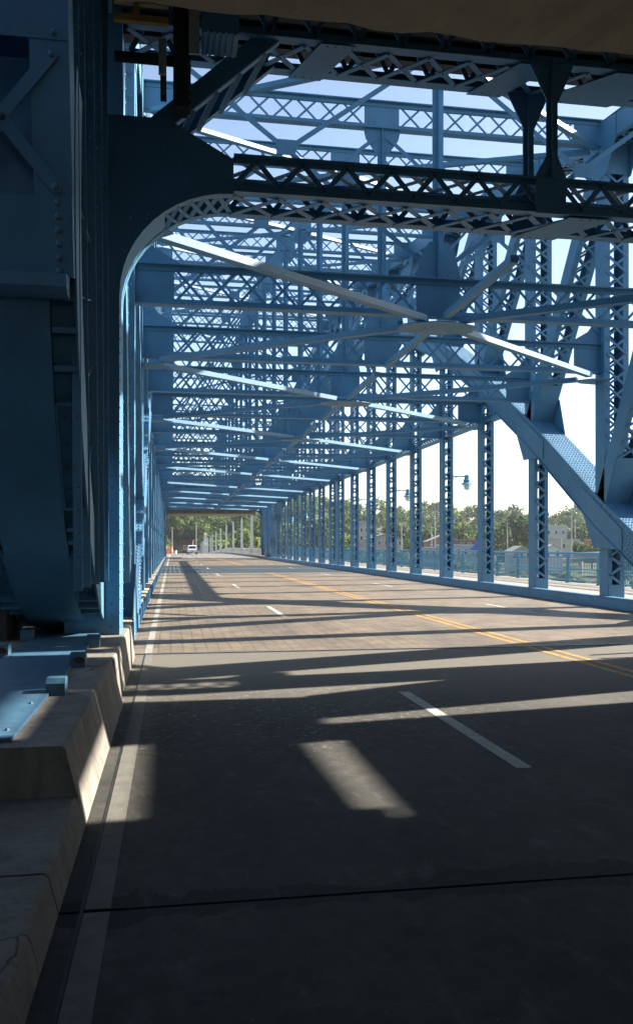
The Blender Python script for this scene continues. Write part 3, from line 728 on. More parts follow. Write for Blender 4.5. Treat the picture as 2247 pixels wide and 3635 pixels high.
for (xa, sk, w_) in ((1.75, -0.35, 0.5), (4.6, -0.5, 0.55), (5.75, -0.9, 1.25), (2*CX-2.3, 0.35, 0.5)):
    bt = MB(); bt.prism([(xa, PR+0.08, 8.895), (xa+w_, PR+0.08, 8.895), (xa+w_-sk, PF-0.08, 8.895), (xa-sk, PF-0.08, 8.895)], (0, 0, -0.014))
    for i in range(4):
        for y_ in (PF-0.02, PR+0.02): bt.rivet((xa+0.1+i*w_/4-(sk if y_ < 12.5 else 0), y_, 8.881), (0, 0, -1), 0.018)
    part(bt, 'batten_plate')
bt = MB()
bt.prism([(CX-0.25, PR+0.08, 6.665), (CX+0.45, PR+0.08, 6.665), (CX+1.0, PF-0.05, 6.665), (CX+0.3, PF-0.05, 6.665)], (0, 0, -0.014))
for i in range(4):
    for y_ in (PF, PR+0.02): bt.rivet((CX-0.1+i*0.14+(0.6 if y_ < 12.5 else 0), y_, 6.651), (0, 0, -1), 0.018)
part(bt, 'batten_plate')
for y in (PF-0.02, PR+0.02):
    q = MB()
    q.box((CX-0.09, y-0.05, 7.2), (CX+0.09, y-0.03, 8.95)); q.box((CX-0.02, y-0.10, 7.2), (CX+0.02, y+0.03, 8.95))
    q.prism([(CX-0.26, y-0.06, 6.68), (CX+0.22, y-0.06, 6.68), (CX+0.22, y-0.06, 7.25), (CX+0.06, y-0.06, 7.6), (CX-0.06, y-0.06, 7.6), (CX-0.26, y-0.06, 7.25)], (0, 0.02, 0))
    q.prism([(CX-0.05, y-0.06, 8.3), (CX+0.07, y-0.06, 8.3), (CX+0.35, y-0.06, 8.95), (CX-0.38, y-0.06, 8.95)], (0, 0.02, 0))
    part(q, 'portal_post')

# ---- counterweight (two blocks joined over the approach) and an overhead floor added to block light
cw = MB()
def rough_block(mb, a, b, nx, ny, amp=0.018):
    x0, y0, z0 = a; x1, y1, z1 = b; rnd = random.Random(3)
    vs = []; fs = []
    for j in range(ny+1):
        for i in range(nx+1):
            vs.append((x0+(x1-x0)*i/nx, y0+(y1-y0)*j/ny + (rnd.uniform(-amp, amp) if j in (0, ny) else 0), z0 + rnd.uniform(-amp, amp)))
    n = len(vs)
    for j in range(ny+1):
        for i in range(nx+1): x, y, z = vs[j*(nx+1)+i]; vs.append((x, y, z1))
    for j in range(ny):
        for i in range(nx):
            q = (j*(nx+1)+i, j*(nx+1)+i+1, (j+1)*(nx+1)+i+1, (j+1)*(nx+1)+i); fs.append(q[::-1]); fs.append(tuple(k+n for k in q))
    for i in range(nx):
        fs.append((i, i+1, i+1+n, i+n)); k = ny*(nx+1); fs.append((k+i+1, k+i, k+i+n, k+i+1+n))
    for j in range(ny):
        a_ = j*(nx+1); b_ = (j+1)*(nx+1); fs.append((b_, a_, a_+n, b_+n)); a_ += nx; b_ += nx; fs.append((a_, b_, b_+n, a_+n))
    mb.add(vs, fs)
rough_block(cw, (-0.45, -2.5, 6.2), (11.65, 7.22, 11.5), 50, 14)
CWO = part(cw, 'counterweight', CONC)
for s in (-1, 1):
    q = MB(); xx = CX + s*(HALF+0.1)
    q.box((xx-0.4, -2.5, 9.0), (xx+0.4, 12.0, 9.9)); part(q, 'tail_girder')
q = MB(); q.box((-2.2, 7.1, 9.62), (13.2, 13.75, 9.72))  # slab added overhead to keep sun off the portal and left web
for i in range(16): q.box((-2.2, 7.3+0.4*i, 9.5), (13.2, 7.42+0.4*i, 9.62))
part(q, 'sun_blocker_floor', IRON)
# ---- drive machinery at the left top of the portal
q = MB(); q.box((-0.75, 11.5, 8.87), (-0.04, 11.58, 8.94)); q.box((-0.75, 11.5, 8.63), (-0.04, 11.58, 8.72)); q.box((-0.5, 11.51, 8.72), (-0.42, 11.57, 8.87)); part(q, 'machinery_frame', YEL)
q = MB(); q.box((0.02, 11.62, 7.62), (0.22, 11.95, 9.2))
for i in range(13): q.box((0.22, 11.64, 7.66+0.12*i), (0.255, 11.93, 7.715+0.12*i))
q.cyl((-0.75, 11.75, 8.28), (0.02, 11.75, 8.28), 0.07, seg=14); q.cyl((-0.15, 11.75, 8.08), (-0.07, 11.75, 8.08), 0.32, seg=24)
part(q, 'rack_and_shaft', IRON)
q = MB(); q.box((0.22, 11.3, 8.16), (0.36, 11.34, 8.9)); q.box((-0.17, 11.4, 7.92), (-0.07, 11.46, 8.38)); part(q, 'guard_plate', GALV)
q = MB(); q.box((0.40, 11.35, 8.50), (0.88, 11.9, 8.9))
for i in range(6): q.box((0.42+0.078*i, 11.34, 8.475), (0.455+0.078*i, 11.88, 8.50))
part(q, 'motor_housing', BLUE)

tag(leaf, 'near blue steel drawbridge span with dark portal, brown counterweight and large riveted segment at left', 'bridge span', 'steel spans of the drawbridge')
leaf2 = copy_tree(leaf)
leaf2.location = (CX, MID, 0); leaf2.rotation_euler = (0, 0, PI)
tag(leaf2, 'far blue steel drawbridge span whose small portal frames the white car and the wooded hillside', 'bridge span', 'steel spans of the drawbridge')

# ================================================================ DECK AND ROAD
JY = 13.8; FY = 2*MID-JY
def crest(y):
    return 0.0 if y < 160 else -0.000084*(y-160)**2 if y < 347 else -2.94 - 0.011*(y-347)
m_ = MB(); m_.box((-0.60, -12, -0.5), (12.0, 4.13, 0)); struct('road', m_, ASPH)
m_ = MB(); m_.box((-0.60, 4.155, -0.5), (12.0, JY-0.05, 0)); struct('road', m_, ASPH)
m_ = MB(); m_.box((-0.5, 4.13, -0.3), (12.0, 4.155, -0.035)); struct('road_joint', m_, mat('joint_filler', (0.02, 0.02, 0.02), 0.9))
m_ = MB(); m_.box((-0.70, JY-0.05, -0.3), (11.9, JY+0.05, 0.012)); struct('steel_joint', m_, mat('joint_steel', (0.12, 0.13, 0.14), 0.45, 0.6, noise=0.3))
m_ = MB(); m_.box((-0.70, JY+0.05, -0.15), (11.9, 54.0, 0)); struct('bridge_deck', m_, DECK)
m_ = MB(); m_.box((-0.70, 54.0, -0.15), (11.9, MID-0.04, -0.002)); m_.box((-0.70, MID+0.04, -0.15), (11.9, 74.0, -0.002)); struct('open_grid_deck', m_, GRATE)
m_ = MB(); m_.box((-0.70, MID-0.04, -0.15), (11.9, MID+0.04, 0.01))
for i in range(62): m_.box((-0.7+0.2*i, MID-0.22, 0.0), (-0.61+0.2*i, MID+0.22, 0.014))
struct('finger_joint', m_, mat('worn_steel', (0.45, 0.48, 0.5), 0.5, 0.5))
m_ = MB(); m_.box((-0.70, 74.0, -0.15), (11.9, FY, 0)); struct('bridge_deck', m_, DECK)
m_ = MB()
ys = [FY] + list(range(120, 161, 10)) + list(range(165, 430, 12))
for a, b in zip(ys[:-1], ys[1:]):
    m_.add([(-1.2, a, crest(a)), (12.2, a, crest(a)), (12.2, b, crest(b)), (-1.2, b, crest(b))], [(0, 1, 2, 3)])
struct('approach_road', m_, FARRD)
# markings
def mark(name, x0, x1, y0, y1, mt, z=0.004):
    m_ = MB(); st = max(1, int((y1-y0)/8)) if y1 > 150 else 1
    for i in range(st):
        a = y0+(y1-y0)*i/st; b = y0+(y1-y0)*(i+1)/st
        m_.add([(x0, a, crest(a)+z), (x1, a, crest(a)+z), (x1, b, crest(b)+z), (x0, b, crest(b)+z)], [(0, 1, 2, 3)])
    return struct(name, m_, mt)
WORN = mat('worn_edge_line', (0.125, 0.12, 0.102), 0.85, noise=0.2, nscale=8, bump=0.3, bscale=80)
WORN2 = worn_paint('worn_deck_line', (0.25, 0.235, 0.20), 0.40)
mark('edge_line', -0.405, -0.285, -12, 4.12, WORN); mark('edge_line', -0.405, -0.285, 4.16, JY-0.06, WORN)
mark('edge_line', -0.43, -0.31, JY+0.06, 53.9, WORN2); mark('edge_line', -0.43, -0.31, 74.1, 300, WHITEP)
for xx in (5.90, 6.15): mark('centre_line', xx, xx+0.10, -12, 4.12, YELP); mark('centre_line', xx, xx+0.10, 4.16, JY-0.06, YELP); mark('centre_line', xx, xx+0.10, JY+0.06, 53.9, YELP); mark('centre_line', xx, xx+0.10, 74.1, 320, YELP)
for xx in (2.62, 9.05):
    for i in range(-1, 16):
        y0 = 6.25 + 14.3*i; mark('lane_dash', xx, xx+0.13, y0, y0+3.5, WHITEP)
# asphalt seam beside the kerb
m_ = MB(); m_.box((-0.425, -12, -0.02), (-0.41, JY-0.06, 0.003)); struct('gutter_seam', m_, IRON)

# ---- left pier top: stepped concrete kerb blocks, track plate and lugs
def kerb_block(y0, y1, h, lab, xi=-0.52, batter=0.12):
    m_ = MB()
    prof = [(xi, 0.0), (xi-batter*(h/0.5), h-0.02), (xi-batter*(h/0.5)-0.02, h), (-5.2, h), (-5.2, -1.5), (xi, -1.5)]
    m_.prism([(x, y0, z) for x, z in prof], (0, y1-y0, 0))
    o = m_.build('kerb_block', KERBC); tag(o, lab, 'kerb', 'concrete kerb blocks beside the road'); return o
kerb_block(-12, 4.13, 0.19, 'low concrete kerb block at the bottom left, in front of the open joint')
kerb_block(4.155, 5.4, 0.19, 'short low concrete kerb block between the open joint and the raised block')
kerb_block(5.4, 9.5, 0.50, 'raised concrete kerb block carrying the near end of the blue track plate')
kerb_block(9.505, 13.5, 0.49, 'concrete kerb block under the foot of the big riveted segment', xi=-0.56, batter=0.06)
m_ = MB(); m_.box((-1.78, 5.55, 0.502), (-0.98, 13.3, 0.525)); 
for i in range(8):
    for xx in (-1.7, -1.05): m_.rivet((xx, 5.8+i*0.95, 0.525), (0, 0, 1), 0.018)
PLATE = blue_paint('plate_paint', (0.045, 0.125, 0.21), 0.5); grime(PLATE, (0.02, 0.035, 0.045), 2.5, 0.45, 0.7, 0.6)
tag(m_.build('track_plate', PLATE), 'flat blue steel track plate lying on the raised kerb block', 'plate')
rust = mat('rusty_scab', (0.07, 0.03, 0.018), 0.9, noise=0.4, nscale=20)
lugs = [(-0.93, 7.2, 'cube shaped blue lug nearest the camera on the road side of the track plate'), (-0.93, 8.85, 'blue lug with a rust scab on its front, road side of the track plate'), (-0.93, 10.6, 'farthest blue lug on the road side of the track plate, below the segment foot'),
        (-1.83, 8.0, 'blue lug at the left picture edge on the outer side of the track plate'), (-1.83, 9.75, 'blue lug with a rusty side on the outer side of the track plate'), (-1.83, 11.4, 'blue lug under the dark box on the outer side of the track plate')]
for i, (x, y, lab) in enumerate(lugs):
    m_ = MB(); m_.prism([(x-0.075, y, 0.50), (x-0.075, y, 0.60), (x-0.075, y+0.03, 0.64), (x-0.075, y+0.16, 0.64), (x-0.075, y+0.19, 0.60), (x-0.075, y+0.19, 0.50)], (0.15, 0, 0))
    o = m_.build('track_lug', PLATE); tag(o, lab, 'lug', 'blue lugs beside the track plate')
    if i in (1, 3, 4):
        r_ = MB(); pts = [(x-0.05+0.1*random.random(), 0.53+0.08*random.random()) for _ in range(1)]
        c = (x+0.01, 0.575); r_.prism([(c[0]+0.055*math.cos(t)*(0.7+0.5*random.random()), y-0.003, c[1]+0.035*math.sin(t)*(0.7+0.5*random.random())) for t in [2*PI*k/9 for k in range(9)]], (0, 0.002, 0))
        r_.build('rust_patch', rust, o)

# ---- kerbs on the spans
root = empty('steel_kerb', (11.9, JY, 0)); m_ = MB(); L_ = FY-JY
m_.box((0, 0, 0), (0.10, L_, 0.30)); m_.box((-0.03, 0, 0.28), (0.22, L_, 0.305)); m_.build('kerb_face', BLUE, root)
m_ = MB()
for i in range(int(L_/0.6)): m_.rivet((0, 0.3+0.6*i, 0.24), (-1, 0, 0), 0.018)
m_.build('rivet_row', BLUE, root)
tag(root, 'long blue steel kerb beam at the foot of the right hand hangers', 'kerb')
yk = JY+0.15; i = 0
TIMB = mat('weathered_timber', (0.34, 0.28, 0.21), 0.85, noise=0.3, nscale=6, stretch=(3, 0.4, 3), bump=0.3)
proto = None
while yk < FY-2:
    if proto is None:
        proto = empty('kerb_guard', (-0.71, yk, 0)); 
        m_ = MB(); m_.box((-0.10, 0, 0.02), (0.0, 1.55, 0.27)); m_.box((-0.16, 0.1, 0), (0.035, 0.22, 0.33)); m_.box((-0.16, 1.3, 0), (0.035, 1.42, 0.33)); m_.build('steel_rail', BLUE, proto)
        m_ = MB(); m_.box((-0.24, 0, 0.285), (-0.02, 1.6, 0.33)); m_.build('timber_cap', TIMB, proto); o = proto
    else:
        o = copy_tree(proto); o.location = (-0.71, yk, 0)
    i += 1; tag(o, {1: 'nearest blue kerb guard with timber cap, touching the steel joint of the deck', 2: 'second blue kerb guard with timber cap beyond the steel joint', 3: 'third blue kerb guard with timber cap beyond the steel joint'}.get(i, 'farther blue steel kerb guard with timber cap along the left edge of the deck'), 'kerb guard', 'kerb guards along the left truss'); yk += 1.9

# ---- right sidewalk, railing
m_ = MB(); m_.box((12.12, -10, -0.2), (15.7, JY, 0.26)); m_.box((12.12, JY, -0.05), (15.7, FY+1, 0.26)); struct('sidewalk', m_, PAVC)
m_ = MB(); m_.box((-4.8, JY+0.3, -0.05), (-1.6, FY+1, 0.26)); struct('sidewalk', m_, PAVC)
def railing(x, y0, y1, lab, z=0.26, sec=5.0):
    root = empty('railing', (x, y0, z)); n = round((y1-y0)/2.5)
    for i in range(n+1):
        m_ = MB(); yy = (y1-y0)*i/n; m_.box((-0.05, yy-0.05, 0), (0.05, yy+0.05, 1.12)); m_.box((-0.07, yy-0.07, 0), (0.07, yy+0.07, 0.03)); m_.build('rail_post', RAILB, root)
    m_ = MB()
    m_.cyl((0, 0, 1.16), (0, y1-y0, 1.16), 0.05, seg=8); m_.build('top_rail', RAILB, root)
    for (h, w_, t) in ((1.0, 0.05, 0.05), (0.56, 0.06, 0.04), (0.44, 0.05, 0.04), (0.10, 0.05, 0.05)):
        m_ = MB(); m_.box((-w_/2-0.02, 0, h-t/2), (w_/2-0.02, y1-y0, h+t/2)); m_.build('rail_bar', RAILB, root)
    m_ = MB(); k = int((y1-y0)/0.13)
    for i in range(k):
        yy = 0.07+0.13*i; m_.box((0.008, yy-0.009, 0.1), (0.026, yy+0.009, 1.0))
    tag(m_.build('picket', RAILB, root), kind='stuff')
    tag(root, lab, 'railing'); return root
railing(15.45, 2, FY, 'long light blue pedestrian railing with pickets beyond the right hand hangers')
railing(-4.6, JY+0.4, FY, 'light blue railing of the left sidewalk seen behind the foot of the segment')

r = empty('approach_sky_blocker', (5.6, -9.5, 0)); q = MB(); q.box((-8, -7, 6.6), (8, 6.8, 12)); q.build('sky_blocker_top', KERBC, r)  # unseen mass added behind the camera to darken the near road
for sx in (-1, 1): q = MB(); q.box((min(sx*6.6, sx*8), -7, -0.2), (max(sx*6.6, sx*8), 6.8, 6.58)); q.build('sky_blocker_side', KERBC, r)
tag(r, 'unseen concrete block added over the approach road to shut out sky light', 'building')
r = empty('left_sky_blocker', (-6.5, -5, 0.5)); q = MB(); q.box((-3, -11, -1), (3.0, 10, 7.4)); q.build('wall', KERBC, r); q = MB(); q.box((-3.2, -11.2, 7.4), (3.15, 10.2, 7.7)); q.build('roof', IRON, r)  # unseen box added to block skylight from the left
tag(r, 'unseen concrete block added left of the kerb to shut out sky light', 'building')
# ---- outer laced post at far left
q = MB(); laced_box(q, (-2.55, 13.0, 0.5), (-2.55, 13.0, 8.5), 0.42, 0.4, 0.3, False, 0.5, 0.4, 0.07, 0.09, 0.014)
q.box((-2.9, 12.6, 0.49), (-2.2, 13.4, 0.8))
tag(q.build('laced_post', BLUE), 'blue laced steel post standing left of the riveted segment', 'post')
q = MB(); q.box((-2.75, 11.55, 0.5), (-2.1, 12.35, 0.95)); q.box((-2.8, 11.5, 0.95), (-2.05, 12.4, 1.0))
tag(q.build('machinery_box', IRON), 'black iron box on the pier left of the segment foot', 'box')

# ---- lamps on the hangers
GLS = bpy.data.materials.new('lamp_glass'); GLS.use_nodes = True
_b = GLS.node_tree.nodes['Principled BSDF']; _b.inputs['Base Color'].default_value = (0.8, 0.85, 0.85, 1); _b.inputs['Roughness'].default_value = 0.25; _b.inputs['Transmission Weight'].default_value = 0.6
def lamp():
    r = empty('caged_lamp')
    m_ = MB(); m_.cyl((-0.68, 0, 0.28), (0.0, 0, 0.28), 0.028, seg=8); m_.box((-0.70, -0.09, 0.15), (-0.675, 0.09, 0.42)); m_.bar((-0.68, 0, 0.17), (-0.4, 0, 0.28), 0.03, 0.03, (0, 1, 0)); m_.build('bracket_arm', RAILB, r)
    m_ = MB(); m_.lathe((0, 0, 0), [(0.0, 0.34), (0.11, 0.34), (0.12, 0.16), (0.16, 0.13), (0.17, 0.04), (0.13, 0.03), (0.30, -0.06), (0.31, -0.075), (0.12, -0.01), (0, 0.0)], 18); m_.build('hood', RAILB, r)
    m_ = MB(); m_.lathe((0, 0, 0), [(0.13, 0.0), (0.145, -0.12), (0.12, -0.25), (0.05, -0.31), (0.0, -0.32)], 14); m_.build('globe', GLS, r, True)
    m_ = MB()
    for k in range(8):
        a = 2*PI*k/8; pts = [(0.17, -0.02), (0.18, -0.16), (0.15, -0.29), (0.0, -0.36)]
        for (r0, z0), (r1, z1) in zip(pts[:-1], pts[1:]): m_.bar((r0*math.cos(a), r0*math.sin(a), z0), (r1*math.cos(a), r1*math.sin(a), z1), 0.012, 0.012, (0, 0, 1))
    for (rr, z) in ((0.182, -0.15), (0.15, -0.28)):
        for k in range(16):
            a = 2*PI*k/16; b = 2*PI*(k+1)/16; m_.bar((rr*math.cos(a), rr*math.sin(a), z), (rr*math.cos(b), rr*math.sin(b), z), 0.012, 0.012, (0, 0, 1))
    m_.build('cage', RAILB, r)
    return r
L0 = lamp()
labs = ['largest caged blue lamp, half hidden by the curved riveted chord', 'caged blue lamp on the right side of the fourth hanger from the right', 'caged blue lamp on the sixth hanger from the right, before the hillside', 'small caged blue lamp on the eighth hanger from the right',
        'tiny caged blue lamp on the far span, nearest the middle of the bridge', 'tiny caged blue lamp on the far span before the dark trees', 'tiniest caged blue lamp near the far portal']
for i, y in enumerate([YS[2], YS[4], YS[6], YS[8], 127.4-YS[7], 127.4-YS[5], 127.4-YS[3]]):
    o = L0 if i == 0 else copy_tree(L0); o.location = (13.28, y, 4.6); tag(o, labs[i], 'lamp', 'caged lamps on the right hand hangers')

# ================================================================ FAR APPROACH
def z_at(px): return 0
ob = MB()
for a, b in zip(ys[:-1], ys[1:]):
    for (xa, xb, h) in ((12.2, 14.0, 0.25), (-3.2, -1.2, 0.25)):
        ob.add([(xa, a, crest(a)+h), (xb, a, crest(a)+h), (xb, b, crest(b)+h), (xa, b, crest(b)+h), (xa, a, crest(a)-1), (xb, a, crest(a)-1), (xb, b, crest(b)-1), (xa, b, crest(b)-1)], [(0, 1, 2, 3), (0, 3, 7, 4), (1, 5, 6, 2)])
struct('approach_sidewalk', ob, PAVC)
YB = FY+5
rootb = empty('balustrade', (13.9, YB, 0))
yy = YB; seg_i = 0
while yy < 400:
    n1 = yy + 6.0; m_ = MB(); c0, c1 = crest(yy), crest(n1)
    m_.add([(-0.12, yy-YB, c0+1.0), (0.12, yy-YB, c0+1.0), (0.12, n1-YB, c1+1.0), (-0.12, n1-YB, c1+1.0), (-0.12, yy-YB, c0+1.2), (0.12, yy-YB, c0+1.2), (0.12, n1-YB, c1+1.2), (-0.12, n1-YB, c1+1.2)], [(0, 3, 2, 1), (4, 5, 6, 7), (0, 1, 5, 4), (1, 2, 6, 5), (2, 3, 7, 6), (3, 0, 4, 7)])
    for k in range(12):
        ya = yy-YB+0.25+k*0.5; c = crest(ya+YB); m_.box((-0.08, ya, c+0.2), (0.08, ya+0.26, c+1.02))
    m_.box((-0.2, yy-YB-0.25, c0+0.2), (0.2, yy-YB+0.25, c0+1.28))
    m_.build('baluster_panel', PALE, rootb); yy = n1
tag(rootb, 'pale concrete balustrade along the right side of the far approach', 'balustrade')
pil = None
pyl = [144, 165, 188, 212, 237, 262, 286, 300] + [322+12*k for k in range(8)]
for i, y in enumerate(pyl):
    if pil is None:
        m_ = MB()
        for (w0, w1, h0, h1) in ((0.26, 0.26, 0, 1.3), (0.23, 0.17, 1.3, 6.5), (0.17, 0.05, 6.5, 6.95)):
            m_.add([(-w0, -w0, h0), (w0, -w0, h0), (w0, w0, h0), (-w0, w0, h0), (-w1, -w1, h1), (w1, -w1, h1), (w1, w1, h1), (-w1, w1, h1)], [(0, 3, 2, 1), (4, 5, 6, 7), (0, 1, 5, 4), (1, 2, 6, 5), (2, 3, 7, 6), (3, 0, 4, 7)])
        pil = m_.build('concrete_pylon', PALE); o = pil
    else: o = pil.copy(); COL.objects.link(o)
    o.location = (13.3, y, crest(y)+0.2)
    lab = ['tallest pale concrete pylon, just inside the far portal leg', 'pale concrete pylon second from the far portal leg', 'pale concrete pylon third from the far portal leg', 'pale concrete pylon fourth from the far portal leg', 'pale concrete pylon fifth from the far portal leg', 'pale concrete pylon sixth from the far portal leg', 'pale concrete pylon next but one to the obelisk', 'pale concrete pylon next to the obelisk'][i] if i < 8 else 'small distant concrete pylon beyond the obelisk'
    tag(o, lab, 'pylon', 'distant pylons beyond the obelisk' if i >= 8 else 'pylons along the far balustrade')
r = empty('obelisk', (12.0, 312, -3.0))
m_ = MB(); m_.box((-1.0, -1.0, -2), (1.0, 1.0, 4.7)); m_.box((-1.25, -1.25, 4.7), (1.25, 1.25, 5.1)); m_.build('pedestal', PALE, r)
m_ = MB(); w0, w1 = 0.70, 0.42
m_.add([(-w0, -w0, 5.1), (w0, -w0, 5.1), (w0, w0, 5.1), (-w0, w0, 5.1), (-w1, -w1, 8.9), (w1, -w1, 8.9), (w1, w1, 8.9), (-w1, w1, 8.9), (0, 0, 9.6)], [(0, 1, 5, 4), (1, 2, 6, 5), (2, 3, 7, 6), (3, 0, 4, 7), (4, 5, 8), (5, 6, 8), (6, 7, 8), (7, 4, 8)])
m_.build('shaft', PALE, r); tag(r, 'pale stone obelisk on a broad pedestal right of the white car', 'obelisk')
# left low parapet of approach
r = empty('parapet', (-1.5, FY+1.5, 0)); m_ = MB()
for a, b in zip(ys[:-1], ys[1:]):
    if a > 330: break
    a_ = max(a, FY+1.5); m_.add([(-0.15, a_-FY-1.5, crest(a)), (0.15, a_-FY-1.5, crest(a)), (0.15, b-FY-1.5, crest(b)), (-0.15, b-FY-1.5, crest(b)), (-0.15, a_-FY-1.5, crest(a)+0.7), (0.15, a_-FY-1.5, crest(a)+0.7), (0.15, b-FY-1.5, crest(b)+0.7), (-0.15, b-FY-1.5, crest(b)+0.7)], [(4, 5, 6, 7), (0, 4, 7, 3), (1, 2, 6, 5), (0, 1, 5, 4)])
m_.build('parapet_wall', KERBC, r); tag(r, 'low concrete parapet left of the far approach road', 'parapet')

# ---- white car, seen from behind
def car():
    r = empty('car', (3.9, 165.5, 0.0)); W = mat('white_car_paint', (0.75, 0.76, 0.78), 0.3); G = mat('car_glass', (0.03, 0.035, 0.04), 0.15); T = mat('tyre_rubber', (0.02, 0.02, 0.02), 0.8); RD = mat('tail_light_red', (0.45, 0.02, 0.02), 0.4)
    m_ = MB(); prof = [(0, 0.45), (0.02, 0.95), (0.12, 1.10), (0.35, 1.70), (0.7, 1.78), (2.6, 1.76), (3.4, 1.15), (4.5, 1.02), (4.75, 0.8), (4.75, 0.42)]
    n = len(prof); vs = []
    for s in (-1, 1):
        for (y, z) in prof: vs.append((s*(0.93 if z < 1.15 else 0.93-0.16*(z-1.1)/0.68), y, z))
    fs = [tuple(range(n)), tuple(range(2*n-1, n-1, -1))] + [(i, n+i, n+(i+1) % n, (i+1) % n) for i in range(n)]
    m_.add(vs, fs); m_.build('car_body', W, r)
    m_ = MB(); m_.prism([(-0.68, 0.165, 1.16), (0.68, 0.165, 1.16), (0.60, 0.335, 1.62), (-0.60, 0.335, 1.62)], (0, -0.03, 0)); m_.build('rear_window', G, r)
    for s in (-1, 1):
        m_ = MB(); m_.prism([(s*0.935, 0.5, 1.15), (s*0.935, 3.1, 1.15), (s*0.81, 2.5, 1.66), (s*0.82, 0.6, 1.66)], (s*0.012, 0, 0)); m_.build('side_window', G, r)
        m_ = MB(); m_.box((s*0.86-0.07, -0.03, 0.78), (s*0.86+0.07, 0.05, 1.08)); m_.build('tail_light', RD, r)
        for y in (0.85, 3.75):
            m_ = MB(); m_.cyl((s*0.74, y, 0.34), (s*0.95, y, 0.34), 0.34, seg=16); wo = m_.build('wheel', T, r)
    m_ = MB(); m_.box((-0.94, -0.08, 0.40), (0.94, 0.06, 0.60)); m_.build('bumper', mat('chrome_grey', (0.35, 0.35, 0.36), 0.35, 0.6), r)
    m_ = MB(); m_.box((-0.26, -0.045, 0.66), (0.26, -0.01, 0.80)); m_.box((-0.27, -0.02, 0.65), (0.27, 0.03, 0.81)); m_.build('number_plate', WHITEP, r)
    tag(r, 'white car driving away on the far approach, seen from behind', 'car')
car()
# orange barrels and white board on far left
OR = mat('orange_plastic', (0.75, 0.10, 0.03), 0.5)
for i, (px, d, lab) in enumerate(((589, 190, 'left orange traffic barrel at the crest of the far road'), (609, 190, 'right orange traffic barrel at the crest of the far road'))):
    p = P(px, d); b = empty('traffic_barrel', (p.x, p.y, crest(p.y)))
    m_ = MB(); m_.lathe((0, 0, 0), [(0.45, 0), (0.45, 0.08), (0.36, 0.1), (0.33, 1.2), (0.30, 1.7), (0, 1.72)], 12); m_.build('barrel_body', OR, b)
    m_ = MB(); m_.lathe((0, 0, 0), [(0.362, 0.55), (0.355, 0.75)], 12); m_.lathe((0, 0, 0), [(0.35, 0.95), (0.345, 1.15)], 12); m_.build('reflective_band', WHITEP, b); tag(b, lab, 'barrel', 'orange barrels on the far road')

# ================================================================ LAND
def land(x, y):
    t = min(1, max(0, (y-118)/140)); base = -15 + 10.5*(t*t*(3-2*t))
    if y > 400:
        u = min(1, (y-400)/270); w_ = min(1, max(0, (x-20)/120)); base += (46*(1-w_) + 31*w_)*u**1.15
    base += 2.5*math.sin(x*0.013+1.3)*min(1, max(0, (y-330)/150)) + 1.2*math.sin(x*0.04+y*0.03)*min(1, max(0, (y-200)/150))
    if abs(x-7) < 15 and y < 425: base = min(base, crest(y)-1.2)
    return base
m_ = MB(); nx, ny = 70, 60; gv = []; gf = []
for j in range(ny+1):
    for i in range(nx+1):
        x = -500 + 1500*i/nx; y = 95 + 900*(j/ny)**1.1
        gv.append((x, y, land(x, y) if y > 118 else -15 - (118-y)*0.1))
for j in range(ny):
    for i in range(nx): a = j*(nx+1)+i; gf.append((a, a+1, a+nx+2, a+nx+1))
m_.add(gv, gf); struct('hillside', m_, mat('grass_ground', (0.05, 0.065, 0.022), 0.95, noise=0.4, nscale=0.1, col2=(0.08, 0.09, 0.035)))
m_ = MB(); m_.add([(-3000, -600, -17), (4500, -600, -17), (4500, 3500, -17), (-3000, 3500, -17)], [(0, 1, 2, 3)])
struct('ground', m_, mat('valley_ground', (0.06, 0.075, 0.04), 0.95, noise=0.3, nscale=0.02))
m_ = MB(); m_.add([(-3000, -300, -15.6), (4500, -300, -15.6), (4500, 112, -15.6), (-3000, 112, -15.6)], [(0, 1, 2, 3)])
wat = mat('river_water', (0.03, 0.05, 0.045), 0.12, bump=0.3, bscale=0.6); struct('river', m_, wat)
# piers
for (y0, y1, lab) in ((2, 16, 'near concrete river pier under the riveted segments'), (2*MID-16, 2*MID-6, 'far concrete river pier under the far portal')):
    m_ = MB(); m_.box((-5.5, y0, -16), (16.5, y1, -1.55)); m_.box((-5.8, y0-0.3, -2.3), (16.8, y1+0.3, -1.6)); tag(m_.build('bridge_pier', PALE), lab, 'pier', 'concrete piers of the bridge')

